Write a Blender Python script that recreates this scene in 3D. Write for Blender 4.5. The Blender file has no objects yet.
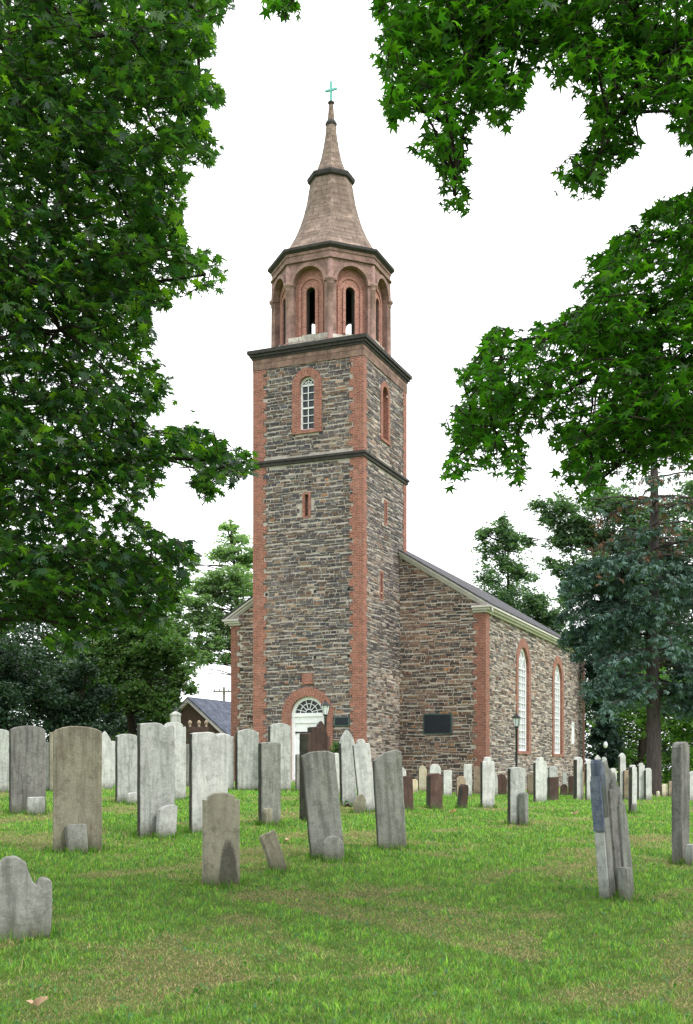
import bpy, math, random
import numpy as np
from mathutils import Vector, Matrix, noise
from mathutils.geometry import tessellate_polygon
R = math.radians
rnd = random.Random(11)
nr = np.random.RandomState(5)
scn = bpy.context.scene
COL = scn.collection
F, CX, CY, CAMZ = 1157.0, 346.5, 770.0, 1.75

# ------------------------------------------------------------------ terrain
_Y = [0, 8, 12, 16, 19, 22, 26, 30, 36, 42, 52, 80, 3000]
_L = [1.75, 1.60, 1.33, 1.12, 0.95, 0.82, 0.70, 0.62, 0.56, 0.54, 0.54, 0.60, 0.9]
_R = [1.75, 1.60, 1.33, 1.14, 1.07, 1.02, 0.99, 0.98, 0.99, 1.00, 1.00, 1.00, 0.9]
def drop(X, Y):
    X = np.asarray(X, float); Y = np.asarray(Y, float)
    w = np.clip((X + 1) / 6, 0, 1); w = w * w * (3 - 2 * w)
    g = np.interp(Y, _Y, _L) * (1 - w) + np.interp(Y, _Y, _R) * w
    return g + 0.02 * np.sin(X * .9 + 1) * np.sin(Y * .7) * np.clip(Y / 10, 0, 1) * (Y < 120)
def gz(X, Y): return float(CAMZ - drop(X, Y))
def P(px, py, Y): return Vector(((px - CX) / F * Y, Y, CAMZ + (CY - py) / F * Y))
def solveY(px, base):
    ys = np.arange(5, 90, .05); xs = (px - CX) / F * ys
    pr = CY + F * drop(xs, ys) / ys
    i = np.where(pr <= base)[0]
    return float(ys[i[0]]) if len(i) else 60.
def dry(X, Y):          # dry grass patches, 0..1
    X = np.asarray(X, float); Y = np.asarray(Y, float)
    a = X + .6 * np.sin(Y * 1.1 + .5) + .25 * np.sin(Y * 3.3); b = Y + .6 * np.sin(X * 1.3) + .2 * np.sin(X * 4.1 + 2)
    n = (np.sin(a * 1.35 + .7) * np.sin(b * 1.05 + 1.9) + .7 * np.sin(a * 2.9 + 2.2) * np.sin(b * 2.3) +
         .5 * np.sin(a * 6.1) * np.sin(b * 5.3 + 1.)) / 1.6
    return np.clip(.36 + .85 * n, 0, 1)

# ------------------------------------------------------------------ materials
def newmat(name):
    m = bpy.data.materials.new(name); m.use_nodes = True
    nt = m.node_tree; nt.nodes.clear()
    return m, nt
class NB:
    def __init__(s, name):
        s.m, s.nt = newmat(name)
        s.out = s.n('ShaderNodeOutputMaterial'); s.b = s.n('ShaderNodeBsdfPrincipled')
        s.l(s.b.outputs[0], s.out.inputs[0])
    def n(s, t, **k):
        x = s.nt.nodes.new(t)
        for a, v in k.items(): setattr(x, a, v)
        return x
    def l(s, a, b): s.nt.links.new(a, b)
    def coord(s, scale=(1, 1, 1), kind='Object'):
        tc = s.n('ShaderNodeTexCoord'); mp = s.n('ShaderNodeMapping'); mp.inputs['Scale'].default_value = scale
        s.l(tc.outputs[kind], mp.inputs[0]); return mp.outputs[0]
    def noise(s, vec, scale, detail=5, rough=.6, dist=0):
        x = s.n('ShaderNodeTexNoise'); x.inputs['Scale'].default_value = scale; x.inputs['Detail'].default_value = detail
        x.inputs['Roughness'].default_value = rough; x.inputs['Distortion'].default_value = dist
        if vec is not None: s.l(vec, x.inputs['Vector'])
        return x.outputs['Fac']
    def ramp(s, fac, stops):
        r = s.n('ShaderNodeValToRGB'); e = r.color_ramp.elements
        while len(e) > 1: e.remove(e[-1])
        e[0].position = stops[0][0]; c = stops[0][1]; e[0].color = (*c, 1)
        for p, c in stops[1:]:
            q = e.new(p); q.color = (*c, 1)
        s.l(fac, r.inputs[0]); return r.outputs[0]
    def mix(s, f, a, b, mode='MIX'):
        x = s.n('ShaderNodeMixRGB', blend_type=mode)
        for i, v in ((0, f), (1, a), (2, b)):
            if hasattr(v, 'is_linked') or hasattr(v, 'links'): s.l(v, x.inputs[i])
            elif i == 0: x.inputs[0].default_value = v
            else: x.inputs[i].default_value = (*v, 1)
        return x.outputs[0]
    def mrange(s, v, a, b, c=0, d=1):
        x = s.n('ShaderNodeMapRange'); s.l(v, x.inputs[0])
        for i, q in enumerate((a, b, c, d)): x.inputs[i + 1].default_value = q
        return x.outputs[0]
    def bump(s, h, strength=.3, dist=.01):
        x = s.n('ShaderNodeBump'); x.inputs['Strength'].default_value = strength; x.inputs['Distance'].default_value = dist
        s.l(h, x.inputs['Height']); s.l(x.outputs[0], s.b.inputs['Normal'])
    def col(s, c):
        if isinstance(c, tuple): s.b.inputs['Base Color'].default_value = (*c, 1)
        else: s.l(c, s.b.inputs['Base Color'])
    def rough(s, v, spec=.3):
        s.b.inputs['Roughness'].default_value = v; s.b.inputs['Specular IOR Level'].default_value = spec

def m_plain(name, c, rough=.6, metal=0, var=.25, scale=6, bump=.1):
    b = NB(name); v = b.noise(b.coord(), scale)
    dk = tuple(x * (1 - var) for x in c); lt = tuple(min(1, x * (1 + var)) for x in c)
    b.col(b.ramp(v, [(.3, dk), (.7, lt)])); b.rough(rough); b.b.inputs['Metallic'].default_value = metal
    b.bump(v, bump); return b.m

def m_stonewall(name):      # rubble stones, colour from attribute
    b = NB(name); at = b.n('ShaderNodeAttribute', attribute_name='Col')
    c = b.coord(); v = b.noise(c, 9, 6, .7); v2 = b.noise(c, 45, 3)
    f = b.mrange(v, .25, .75, .55, 1.45)
    k = b.n('ShaderNodeVectorMath', operation='SCALE'); b.l(at.outputs['Color'], k.inputs[0]); b.l(f, k.inputs['Scale'])
    big = b.noise(b.coord((1, 1, .35)), .9, 5, .6); f2 = b.mrange(big, .35, .65, .72, 1.18); k2 = b.n('ShaderNodeVectorMath', operation='SCALE'); b.l(k.outputs[0], k2.inputs[0]); b.l(f2, k2.inputs['Scale']); k = k2
    g = b.mrange(v2, .60, .75, 0, .30)
    b.col(b.mix(g, k.outputs[0], (.36, .33, .27))); b.rough(.9, .2); b.bump(v2, .5, .02); return b.m
def m_mortar(name, c=(.40, .36, .30)):
    b = NB(name); co = b.coord(); v = b.noise(co, 3, 6, .7); 
    b.col(b.ramp(v, [(.3, tuple(x * .55 for x in c)), (.5, c), (.72, tuple(x * 1.25 for x in c))])); b.rough(.95, .1); b.bump(b.noise(co, 40), .4, .01); return b.m
def m_brick(name, c1=(.275, .095, .064), c2=(.14, .050, .038), mort=(.32, .235, .19), bw=.22, bh=.075, streak=.35):
    b = NB(name); tc = b.n('ShaderNodeTexCoord')
    br = b.n('ShaderNodeTexBrick'); b.l(tc.outputs['UV'], br.inputs['Vector'])
    br.inputs['Color1'].default_value = (*c1, 1); br.inputs['Color2'].default_value = (*c2, 1); br.inputs['Mortar'].default_value = (*mort, 1)
    br.inputs['Scale'].default_value = 1; br.inputs['Brick Width'].default_value = bw; br.inputs['Row Height'].default_value = bh
    br.inputs['Mortar Size'].default_value = .008; br.inputs['Bias'].default_value = -.1; br.inputs['Mortar Smooth'].default_value = .2
    co = b.coord(); v = b.noise(co, 1.7, 7, .75); v2 = b.noise(co, 14, 3)
    pale = b.mix(b.mrange(v, .5, .75, 0, streak), br.outputs['Color'], (.50, .33, .27))
    dk = b.mix(b.mrange(v2, .5, .68, 0, .6), pale, (.10, .045, .038)); v3 = b.noise(co, 5, 5, .7); dk = b.mix(b.mrange(v3, .5, .66, 0, .45), dk, (.14, .075, .06))
    b.col(dk); b.rough(.9, .2); b.bump(br.outputs['Fac'], -.35, .01); return b.m
def m_brownstone(name, c, bw=.0, bh=.3):
    b = NB(name); co = b.coord(); v = b.noise(co, 2.2, 7, .75); v2 = b.noise(co, 22, 4)
    v4 = b.noise(co, 7, 6, .75); base = b.ramp(v, [(.30, tuple(x * .5 for x in c)), (.5, c), (.68, tuple(min(1, x * 1.6) for x in c))]); base = b.mix(b.mrange(v4, .52, .68, 0, .5), base, tuple(x * .45 for x in c)); base = b.mix(b.mrange(v4, .42, .30, 0, .4), base, (.42, .36, .31))
    if bw:
        tc = b.n('ShaderNodeTexCoord'); br = b.n('ShaderNodeTexBrick'); b.l(tc.outputs['UV'], br.inputs['Vector'])
        br.inputs['Color1'].default_value = (.75, .75, .75, 1); br.inputs['Color2'].default_value = (1, 1, 1, 1); br.inputs['Mortar'].default_value = (.45, .42, .4, 1)
        br.inputs['Scale'].default_value = 1; br.inputs['Brick Width'].default_value = bw; br.inputs['Row Height'].default_value = bh
        br.inputs['Mortar Size'].default_value = .014
        base = b.mix(1., base, br.outputs['Color'], 'MULTIPLY')
    b.col(base); b.rough(.9, .2); b.bump(v2, .35, .015); return b.m

def m_grave(name, c, streak=.5, moss=.25, stain=None, spots=.2, mosscol=(.13, .15, .075), darkc=None):
    b = NB(name); tc = b.n('ShaderNodeTexCoord'); oi = b.n('ShaderNodeObjectInfo')
    ad = b.n('ShaderNodeVectorMath', operation='ADD'); sc = b.n('ShaderNodeVectorMath', operation='SCALE')
    b.l(oi.outputs['Random'], sc.inputs['Scale']); sc.inputs[0].default_value = (17, 31, 5); b.l(tc.outputs['Object'], ad.inputs[0]); b.l(sc.outputs[0], ad.inputs[1])
    mp = b.n('ShaderNodeMapping'); mp.inputs['Scale'].default_value = (9, 9, .9); b.l(ad.outputs[0], mp.inputs[0])
    st = b.noise(mp.outputs[0], 1.4, 6, .65); big = b.noise(ad.outputs[0], 2.6, 7, .7); fine = b.noise(ad.outputs[0], 38, 5, .7)
    d = darkc or tuple(x * .42 for x in c)
    a = b.ramp(big, [(.3, tuple(x * .68 for x in c)), (.52, c), (.75, tuple(min(1, x * 1.22) for x in c))])
    a = b.mix(b.mrange(st, .46, .64, 0, streak), a, d)
    mid = b.noise(ad.outputs[0], 11, 6, .75)
    a = b.mix(b.mrange(mid, .5, .68, 0, spots * 1.4), a, tuple(x * .45 for x in c))
    a = b.mix(b.mrange(fine, .54, .68, 0, spots), a, tuple(x * .3 for x in c))
    a = b.mix(b.mrange(fine, .30, .42, spots * 1.3, 0), a, tuple(min(1, x * 1.5) for x in c))
    a = b.mix(b.mrange(big, .55, .72, 0, moss), a, mosscol)
    if stain:                    # dark weathered patch with an arched outline: centre x, half width, top z
        sx = b.n('ShaderNodeSeparateXYZ'); b.l(tc.outputs['Object'], sx.inputs[0])
        def M(op, p, q):
            x = b.n('ShaderNodeMath', operation=op)
            for i, v in enumerate((p, q)):
                if isinstance(v, (int, float)): x.inputs[i].default_value = v
                else: b.l(v, x.inputs[i])
            return x.outputs[0]
        dx = M('DIVIDE', M('SUBTRACT', sx.outputs[0], stain[0]), stain[1])
        zz = M('DIVIDE', sx.outputs[2], stain[2])
        r2 = M('ADD', M('MULTIPLY', dx, dx), M('MULTIPLY', zz, zz)); r2 = M('ADD', r2, M('MULTIPLY', M('SUBTRACT', fine, .5), .9))
        a = b.mix(b.mrange(r2, .75, 1.1, .85, 0), a, stain[3])
    sx2 = b.n('ShaderNodeSeparateXYZ'); b.l(tc.outputs['Object'], sx2.inputs[0])
    ad2 = b.n('ShaderNodeMath', operation='MULTIPLY_ADD'); b.l(mid, ad2.inputs[0]); ad2.inputs[1].default_value = -.25; b.l(sx2.outputs[2], ad2.inputs[2])
    a = b.mix(b.mrange(ad2.outputs[0], -.10, .10, .75, 0), a, (.07, .075, .045))
    blot = b.noise(ad.outputs[0], 5, 7, .8); a = b.mix(b.mrange(blot, .53, .61, 0, .6), a, d); a = b.mix(b.mrange(blot, .40, .33, 0, .3), a, tuple(min(.75, x * 1.35) for x in c))
    b.col(a); b.rough(.88, .2); b.bump(fine, .7, .015); return b.m

def m_leaf(name, cols, trans=.4, rough=.5, spec=.35, tcol=None):
    b = NB(name); g = b.n('ShaderNodeNewGeometry')
    n = len(cols)
    c = b.ramp(g.outputs['Random Per Island'], [((i + .5) / n, cols[i]) for i in range(n)])
    b.col(c); b.rough(rough, spec)
    t = b.n('ShaderNodeBsdfTranslucent'); tc = b.mix(1., c, tcol or (1.5, 2.0, .55), 'MULTIPLY'); b.l(tc, t.inputs[0])
    mx = b.n('ShaderNodeMixShader'); mx.inputs[0].default_value = trans
    b.l(b.b.outputs[0], mx.inputs[1]); b.l(t.outputs[0], mx.inputs[2]); b.l(mx.outputs[0], b.out.inputs[0]); return b.m
def m_bark(name, c):
    b = NB(name); v = b.noise(b.coord((10, 10, 1.6)), 1.5, 7, .7)
    b.col(b.ramp(v, [(.3, tuple(x * .4 for x in c)), (.55, c), (.75, tuple(x * 1.6 for x in c))])); b.rough(.95, .1); b.bump(v, .8, .04); return b.m

M = {}
M['rubble'] = m_stonewall('rubble_stone')
M['mortar'] = m_mortar('mortar', (.36, .325, .29))
M['mortar_pale'] = m_mortar('mortar_pale', (.42, .38, .335))
M['brick'] = m_brick('quoin_brick')
M['brick_infill'] = m_brick('belfry_brick', (.34, .155, .115), (.23, .09, .07), (.38, .26, .22))
M['brick_old'] = m_brick('house_brick', (.14, .09, .065), (.09, .06, .045), (.22, .17, .14))
M['sandstone'] = m_brownstone('brown_sandstone', (.21, .135, .115))
M['sandband'] = m_brownstone('sandstone_band', (.20, .13, .105), 1.1, .5)
M['spire'] = m_brownstone('spire_stone', (.205, .155, .125), .55, .24)
M['dark_metal'] = m_plain('weathered_cornice', (.036, .033, .031), .8, 0, .4, 5)
M['copper'] = m_plain('verdigris_copper', (.12, .40, .36), .6)
M['white_paint'] = m_plain('white_paint', (.72, .73, .75), .5, 0, .08, 3, .03)
M['cream_paint'] = m_plain('cream_paint', (.52, .485, .465), .6, 0, .15, 3, .05)
M['glass'] = m_plain('window_glass', (.02, .024, .028), .08, 0, .3, 1.5, .02)
M['reflect_pane'] = m_plain('glass_painted_reflection', (.50, .53, .57), .15, 0, .12, 1.2, .02)  # white sky reflection put into the pane colour, nothing hangs behind
M['black_iron'] = m_plain('black_iron', (.02, .02, .022), .45)
M['lamp_glass'] = m_plain('lamp_glass', (.62, .66, .68), .25, 0, .05)
M['shingle'] = m_brownstone('roof_shingle', (.085, .085, .095), .5, .18)
M['slate_roof'] = m_brownstone('blue_slate_roof', (.095, .11, .15), .45, .16)
M['step'] = m_brownstone('step_stone', (.42, .38, .32))
M['palestone'] = m_brownstone('pale_blocks', (.42, .39, .34), .9, .3)
M['plaque'] = m_plain('dark_plaque', (.010, .014, .020), .7)
M['plaque_frame'] = m_plain('plaque_frame', (.05, .08, .075), .7)
M['hole'] = m_plain('dark_recess', (.012, .011, .010), .95)
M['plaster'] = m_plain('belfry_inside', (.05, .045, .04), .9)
M['bark'] = m_bark('oak_bark', (.035, .028, .022))
M['spruce_bark'] = m_bark('spruce_bark', (.062, .052, .050))
M['wood_grey'] = m_bark('grey_wood', (.16, .14, .12))
M['oak'] = m_leaf('oak_leaf', [(.016, .048, .024), (.032, .085, .018), (.011, .032, .022), (.060, .14, .015), (.022, .066, .028), (.12, .23, .02), (.020, .060, .038), (.045, .115, .015), (.024, .068, .026)], .54, .36, .55, (1.7, 2.1, .5))
M['gum'] = m_leaf('sweetgum_leaf', [(.024, .085, .008), (.046, .135, .010), (.016, .058, .012), (.080, .19, .014), (.030, .105, .010)], .54)
M['locust'] = m_leaf('locust_leaf', [(.17, .25, .15), (.22, .30, .18), (.14, .22, .13), (.25, .31, .20)], .5)  # leaf greens paled so the colour carries distance haze
M['midtree'] = m_leaf('maple_leaf', [(.055, .12, .040), (.09, .165, .055), (.04, .085, .034), (.17, .22, .10), (.065, .135, .04)], .42)
M['darktree'] = m_leaf('evergreen_leaf', [(.020, .044, .028), (.032, .064, .038), (.016, .036, .020), (.045, .085, .048)], .2)
M['decid'] = m_leaf('far_leaf', [(.075, .135, .085), (.10, .165, .10), (.055, .105, .068), (.13, .19, .12)], .42)  # haze put into the colour: lighter, bluer greens for far crowns
M['bright'] = m_leaf('bright_leaf', [(.06, .14, .025), (.09, .19, .03), (.04, .10, .02), (.13, .23, .04)], .4)
M['needle'] = m_leaf('spruce_needle', [(.055, .108, .090), (.085, .150, .122), (.034, .070, .060), (.115, .185, .15)], .08, .6, .2)
M['needle_dark'] = m_leaf('dark_needle', [(.020, .045, .034), (.03, .06, .045), (.016, .036, .028)], .08, .6, .2)
M['deadneedle'] = m_leaf('dead_needle', [(.17, .09, .06), (.12, .075, .05), (.20, .12, .08)], .1, .8, .1)
M['shrub'] = m_leaf('shrub_leaf', [(.04, .13, .02), (.06, .17, .025), (.03, .09, .02)], .3)
M['deadleaf'] = m_plain('dead_leaf', (.42, .22, .12), .7)
M['paleleaf'] = m_plain('pale_dead_leaf', (.40, .27, .17), .7)
G = dict(
 white=m_grave('white_marble', (.49, .495, .475), .55, .18, None, .36, darkc=(.25, .26, .25)),
 pale=m_grave('pale_marble', (.38, .39, .37), .65, .25, None, .42, darkc=(.17, .18, .165)),
 grey=m_grave('grey_marble', (.245, .25, .225), .8, .4, None, .4, darkc=(.10, .105, .09)),
 brown=m_grave('lichened_sandstone', (.26, .245, .185), .75, .45, None, .4, (.14, .14, .07), (.12, .105, .075)),
 darkgrey=m_grave('dark_sandstone', (.20, .195, .18), .8, .2, None, .45, darkc=(.07, .07, .065)),
 mossy=m_grave('mossy_sandstone', (.31, .29, .22), .4, .5, (.07, .11, .52, (.055, .053, .045)), .3, (.20, .21, .12)),
 red=m_grave('red_brownstone', (.10, .060, .050), .7, .15, None, .4),
 chest=m_grave('dark_brownstone', (.060, .038, .031), .6, .05, None, .2),
 cream=m_grave('cream_marble', (.50, .47, .36), .3, .1, None, .1, (.5, .3, .12), (.45, .30, .15)),
 tan=m_grave('tan_sandstone', (.30, .235, .17), .4, .3, None, .3),
 blue=m_grave('blue_slate', (.15, .175, .22), .9, .2, None, .6, darkc=(.05, .07, .12)),
 black=m_grave('blackened_stone', (.035, .036, .034), .4, .1, None, .2))

# ------------------------------------------------------------------ mesh helpers
class MB:
    def __init__(s): s.v = []; s.f = []; s.uv = {}; s.c = {}; s.mi = {}
    def add(s, vs, fs, uv=None, col=None, mi=0):
        o = len(s.v); s.v += [tuple(p) for p in vs]
        for k, f in enumerate(fs):
            i = len(s.f); s.f.append([o + q for q in f])
            if uv and uv[k]: s.uv[i] = uv[k]
            if col: s.c[i] = col
            if mi: s.mi[i] = mi
    def box(s, a, b, **k):
        x0, y0, z0 = a; x1, y1, z1 = b
        s.add([(x0, y0, z0), (x1, y0, z0), (x1, y1, z0), (x0, y1, z0), (x0, y0, z1), (x1, y0, z1), (x1, y1, z1), (x0, y1, z1)],
              [(0, 3, 2, 1), (4, 5, 6, 7), (0, 1, 5, 4), (1, 2, 6, 5), (2, 3, 7, 6), (3, 0, 4, 7)], **k)
    def tube(s, pts, rad, n=8, cap=True):
        o = len(s.v); m = len(pts); up0 = None
        for i, p in enumerate(pts):
            p = Vector(p); d = (Vector(pts[min(i + 1, m - 1)]) - Vector(pts[max(i - 1, 0)]))
            d = d.normalized() if d.length > 1e-9 else Vector((0, 0, 1))
            ref = Vector((0, 0, 1)) if abs(d.z) < .95 else Vector((1, 0, 0))
            u = d.cross(ref).normalized()
            if up0 is not None:
                u = (up0 - d * up0.dot(d)).normalized()
            up0 = u; w = d.cross(u); r = rad[i] if hasattr(rad, '__len__') else rad
            for k in range(n):
                a = 2 * math.pi * k / n; s.v.append(tuple(p + (u * math.cos(a) + w * math.sin(a)) * r))
        for i in range(m - 1):
            for k in range(n):
                s.f.append([o + i * n + k, o + i * n + (k + 1) % n, o + (i + 1) * n + (k + 1) % n, o + (i + 1) * n + k])
        if cap:
            s.f.append([o + k for k in range(n)][::-1]); s.f.append([o + (m - 1) * n + k for k in range(n)])
    def lathe(s, prof, n=16, a0=0, cx=0, cy=0, cap=True, uvs=False):
        o = len(s.v); m = len(prof)
        for r, z in prof:
            for k in range(n):
                a = a0 + 2 * math.pi * k / n; s.v.append((cx + r * math.cos(a), cy + r * math.sin(a), z))
        for i in range(m - 1):
            for k in range(n): s.f.append([o + i * n + k, o + i * n + (k + 1) % n, o + (i + 1) * n + (k + 1) % n, o + (i + 1) * n + k])
        if cap:
            s.f.append([o + k for k in range(n)][::-1]); s.f.append([o + (m - 1) * n + k for k in range(n)])
    def xf(s, mat):
        s.v = [tuple(mat @ Vector(p)) for p in s.v]; return s
    def build(s, name, mat, parent=None, smooth=False):
        me = bpy.data.meshes.new(name); me.from_pydata(s.v, [], s.f)
        mats = mat if isinstance(mat, (list, tuple)) else [mat]
        for m in mats: me.materials.append(m)
        if s.c: me.color_attributes.new('Col', 'FLOAT_COLOR', 'CORNER')
        me.uv_layers.new(name='UVMap'); uvl = me.uv_layers['UVMap']
        cl = me.color_attributes['Col'] if s.c else None
        for p in me.polygons:
            n = p.normal
            if p.index in s.mi: p.material_index = s.mi[p.index]
            if p.index in s.uv:
                for li, q in zip(p.loop_indices, s.uv[p.index]): uvl.data[li].uv = q
            else:
                if abs(n.z) > .92: t = Vector((1, 0, 0)); b = Vector((0, 1, 0))
                else:
                    t = Vector((-n.y, n.x, 0)).normalized(); b = n.cross(t)
                for li, vi in zip(p.loop_indices, p.vertices):
                    c = me.vertices[vi].co; uvl.data[li].uv = (c.dot(t), c.dot(b))
            if cl:
                c = s.c.get(p.index, (.3, .3, .3))
                for li in p.loop_indices: cl.data[li].color = (*c, 1)
            p.use_smooth = smooth
        o = bpy.data.objects.new(name, me); COL.objects.link(o)
        if parent: o.parent = parent
        return o
def empty(name, loc, rz=0, scale=1):
    o = bpy.data.objects.new(name, None); COL.objects.link(o); o.location = loc; o.rotation_euler = (0, 0, rz); o.empty_display_size = .3
    o.scale = (scale,) * 3; return o
def tag(o, label, cat, group=None):
    o['label'] = label; o['category'] = cat
    if group: o['group'] = group
    return o
def npmesh(name, V, polys_len, loops, mat, parent=None, cols=None, smooth=False):
    me = bpy.data.meshes.new(name); me.vertices.add(len(V)); me.vertices.foreach_set('co', V.astype(np.float32).ravel())
    me.loops.add(len(loops)); me.loops.foreach_set('vertex_index', loops.astype(np.int32))
    nf = len(polys_len); me.polygons.add(nf)
    st = np.concatenate([[0], np.cumsum(polys_len)[:-1]]).astype(np.int32)
    me.polygons.foreach_set('loop_start', st)
    me.update(calc_edges=True)
    if cols is not None:
        ca = me.color_attributes.new('Col', 'FLOAT_COLOR', 'POINT'); ca.data.foreach_set('color', cols.astype(np.float32).ravel())
    if smooth: me.polygons.foreach_set('use_smooth', np.ones(nf, bool))
    me.validate()
    me.materials.append(mat); o = bpy.data.objects.new(name, me); COL.objects.link(o)
    if parent: o.parent = parent
    return o

# ------------------------------------------------------------------ world, sun, camera
w = bpy.data.worlds.new('World'); scn.world = w; w.use_nodes = True; nt = w.node_tree; nt.nodes.clear()
SUN_EL, SUN_AZ = 50, 128      # azimuth clockwise from +Y
sky = nt.nodes.new('ShaderNodeTexSky'); sky.sky_type = 'NISHITA'; sky.sun_disc = False
sky.sun_elevation = R(SUN_EL); sky.sun_rotation = R(SUN_AZ); sky.dust_density = 3
tc = nt.nodes.new('ShaderNodeTexCoord'); nz = nt.nodes.new('ShaderNodeTexNoise'); nz.inputs['Scale'].default_value = 1.6; nz.inputs['Detail'].default_value = 5
nt.links.new(tc.outputs['Generated'], nz.inputs['Vector'])
cr = nt.nodes.new('ShaderNodeValToRGB'); cr.color_ramp.elements[0].position = .3; cr.color_ramp.elements[0].color = (.86, .89, .92, 1)
cr.color_ramp.elements[1].position = .7; cr.color_ramp.elements[1].color = (1, 1, 1, 1); nt.links.new(nz.outputs[0], cr.inputs[0])
sc = nt.nodes.new('ShaderNodeVectorMath'); sc.operation = 'SCALE'; sc.inputs['Scale'].default_value = 14.; nt.links.new(cr.outputs[0], sc.inputs[0])
mx = nt.nodes.new('ShaderNodeMixRGB'); mx.inputs[0].default_value = .88; nt.links.new(sky.outputs[0], mx.inputs[1]); nt.links.new(sc.outputs[0], mx.inputs[2])
bg = nt.nodes.new('ShaderNodeBackground'); bg.inputs[1].default_value = .10; nt.links.new(mx.outputs[0], bg.inputs[0])
ow = nt.nodes.new('ShaderNodeOutputWorld'); nt.links.new(bg.outputs[0], ow.inputs[0])
sl = bpy.data.lights.new('sun', 'SUN'); sl.energy = 1.5; sl.angle = R(14); sl.color = (1, .96, .9)
so = bpy.data.objects.new('sun', sl); COL.objects.link(so)
sd = Vector((math.sin(R(SUN_AZ)) * math.cos(R(SUN_EL)), math.cos(R(SUN_AZ)) * math.cos(R(SUN_EL)), math.sin(R(SUN_EL))))
so.rotation_euler = sd.to_track_quat('Z', 'Y').to_euler()
cd = bpy.data.cameras.new('camera'); cam = bpy.data.objects.new('camera', cd); COL.objects.link(cam); scn.camera = cam
cam.location = (0, 0, CAMZ); cam.rotation_euler = (R(90), 0, 0); cd.sensor_fit = 'VERTICAL'; cd.sensor_height = 36
cd.lens = 36 * F / 1024; cd.shift_y = (CY - 512) / 1024; cd.clip_end = 5000; cd.clip_start = .05
vs = scn.view_settings; vs.view_transform = 'Standard'; vs.look = 'None'; vs.exposure = .9; vs.gamma = 1

# ------------------------------------------------------------------ ground
def ground():
    xs = np.concatenate([[-2500, -800, -300, -120, -60], np.arange(-30, 30.1, .35), [60, 120, 300, 800, 2500]])
    ys = np.concatenate([[-2500, -500, -100, -20, 0], np.arange(4, 30, .3), np.arange(30, 84, .8), [90, 110, 150, 300, 800, 2500]])
    X, Y = np.meshgrid(xs, ys); Z = CAMZ - drop(X, Y) - .004
    V = np.stack([X, Y, Z], -1).reshape(-1, 3); nx = len(xs); ny = len(ys)
    i, j = np.meshgrid(np.arange(nx - 1), np.arange(ny - 1)); a = (j * nx + i).ravel()
    loops = np.stack([a, a + 1, a + 1 + nx, a + nx], -1).ravel()
    d = dry(X, Y).ravel(); cols = np.stack([d, d, d, np.ones_like(d)], -1)
    b = NB('turf'); at = b.n('ShaderNodeAttribute', attribute_name='Col')
    co = b.coord(); n1 = b.noise(co, 30, 6, .75); n2 = b.noise(co, 3.2, 6, .7); n3 = b.noise(co, .35, 3)
    g = b.ramp(n1, [(.3, (.08, .145, .022)), (.5, (.15, .26, .035)), (.7, (.22, .35, .06))])
    br = b.ramp(n1, [(.3, (.07, .065, .03)), (.7, (.20, .17, .085))])
    f = b.n('ShaderNodeMath', operation='MULTIPLY'); b.l(b.mrange(n2, .35, .65, 0, 1), f.inputs[0]); b.l(b.mrange(at.outputs['Fac'], .35, .9, 0, .9), f.inputs[1])
    c = b.mix(f.outputs[0], g, br); c = b.mix(b.mrange(n3, .45, .65, 0, .35), c, (.19, .33, .05))
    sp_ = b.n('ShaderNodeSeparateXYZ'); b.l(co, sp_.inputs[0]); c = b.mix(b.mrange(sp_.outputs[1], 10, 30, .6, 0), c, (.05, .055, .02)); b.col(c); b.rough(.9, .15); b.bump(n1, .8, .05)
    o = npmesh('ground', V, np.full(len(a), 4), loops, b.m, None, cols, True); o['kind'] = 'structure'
ground()

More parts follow.
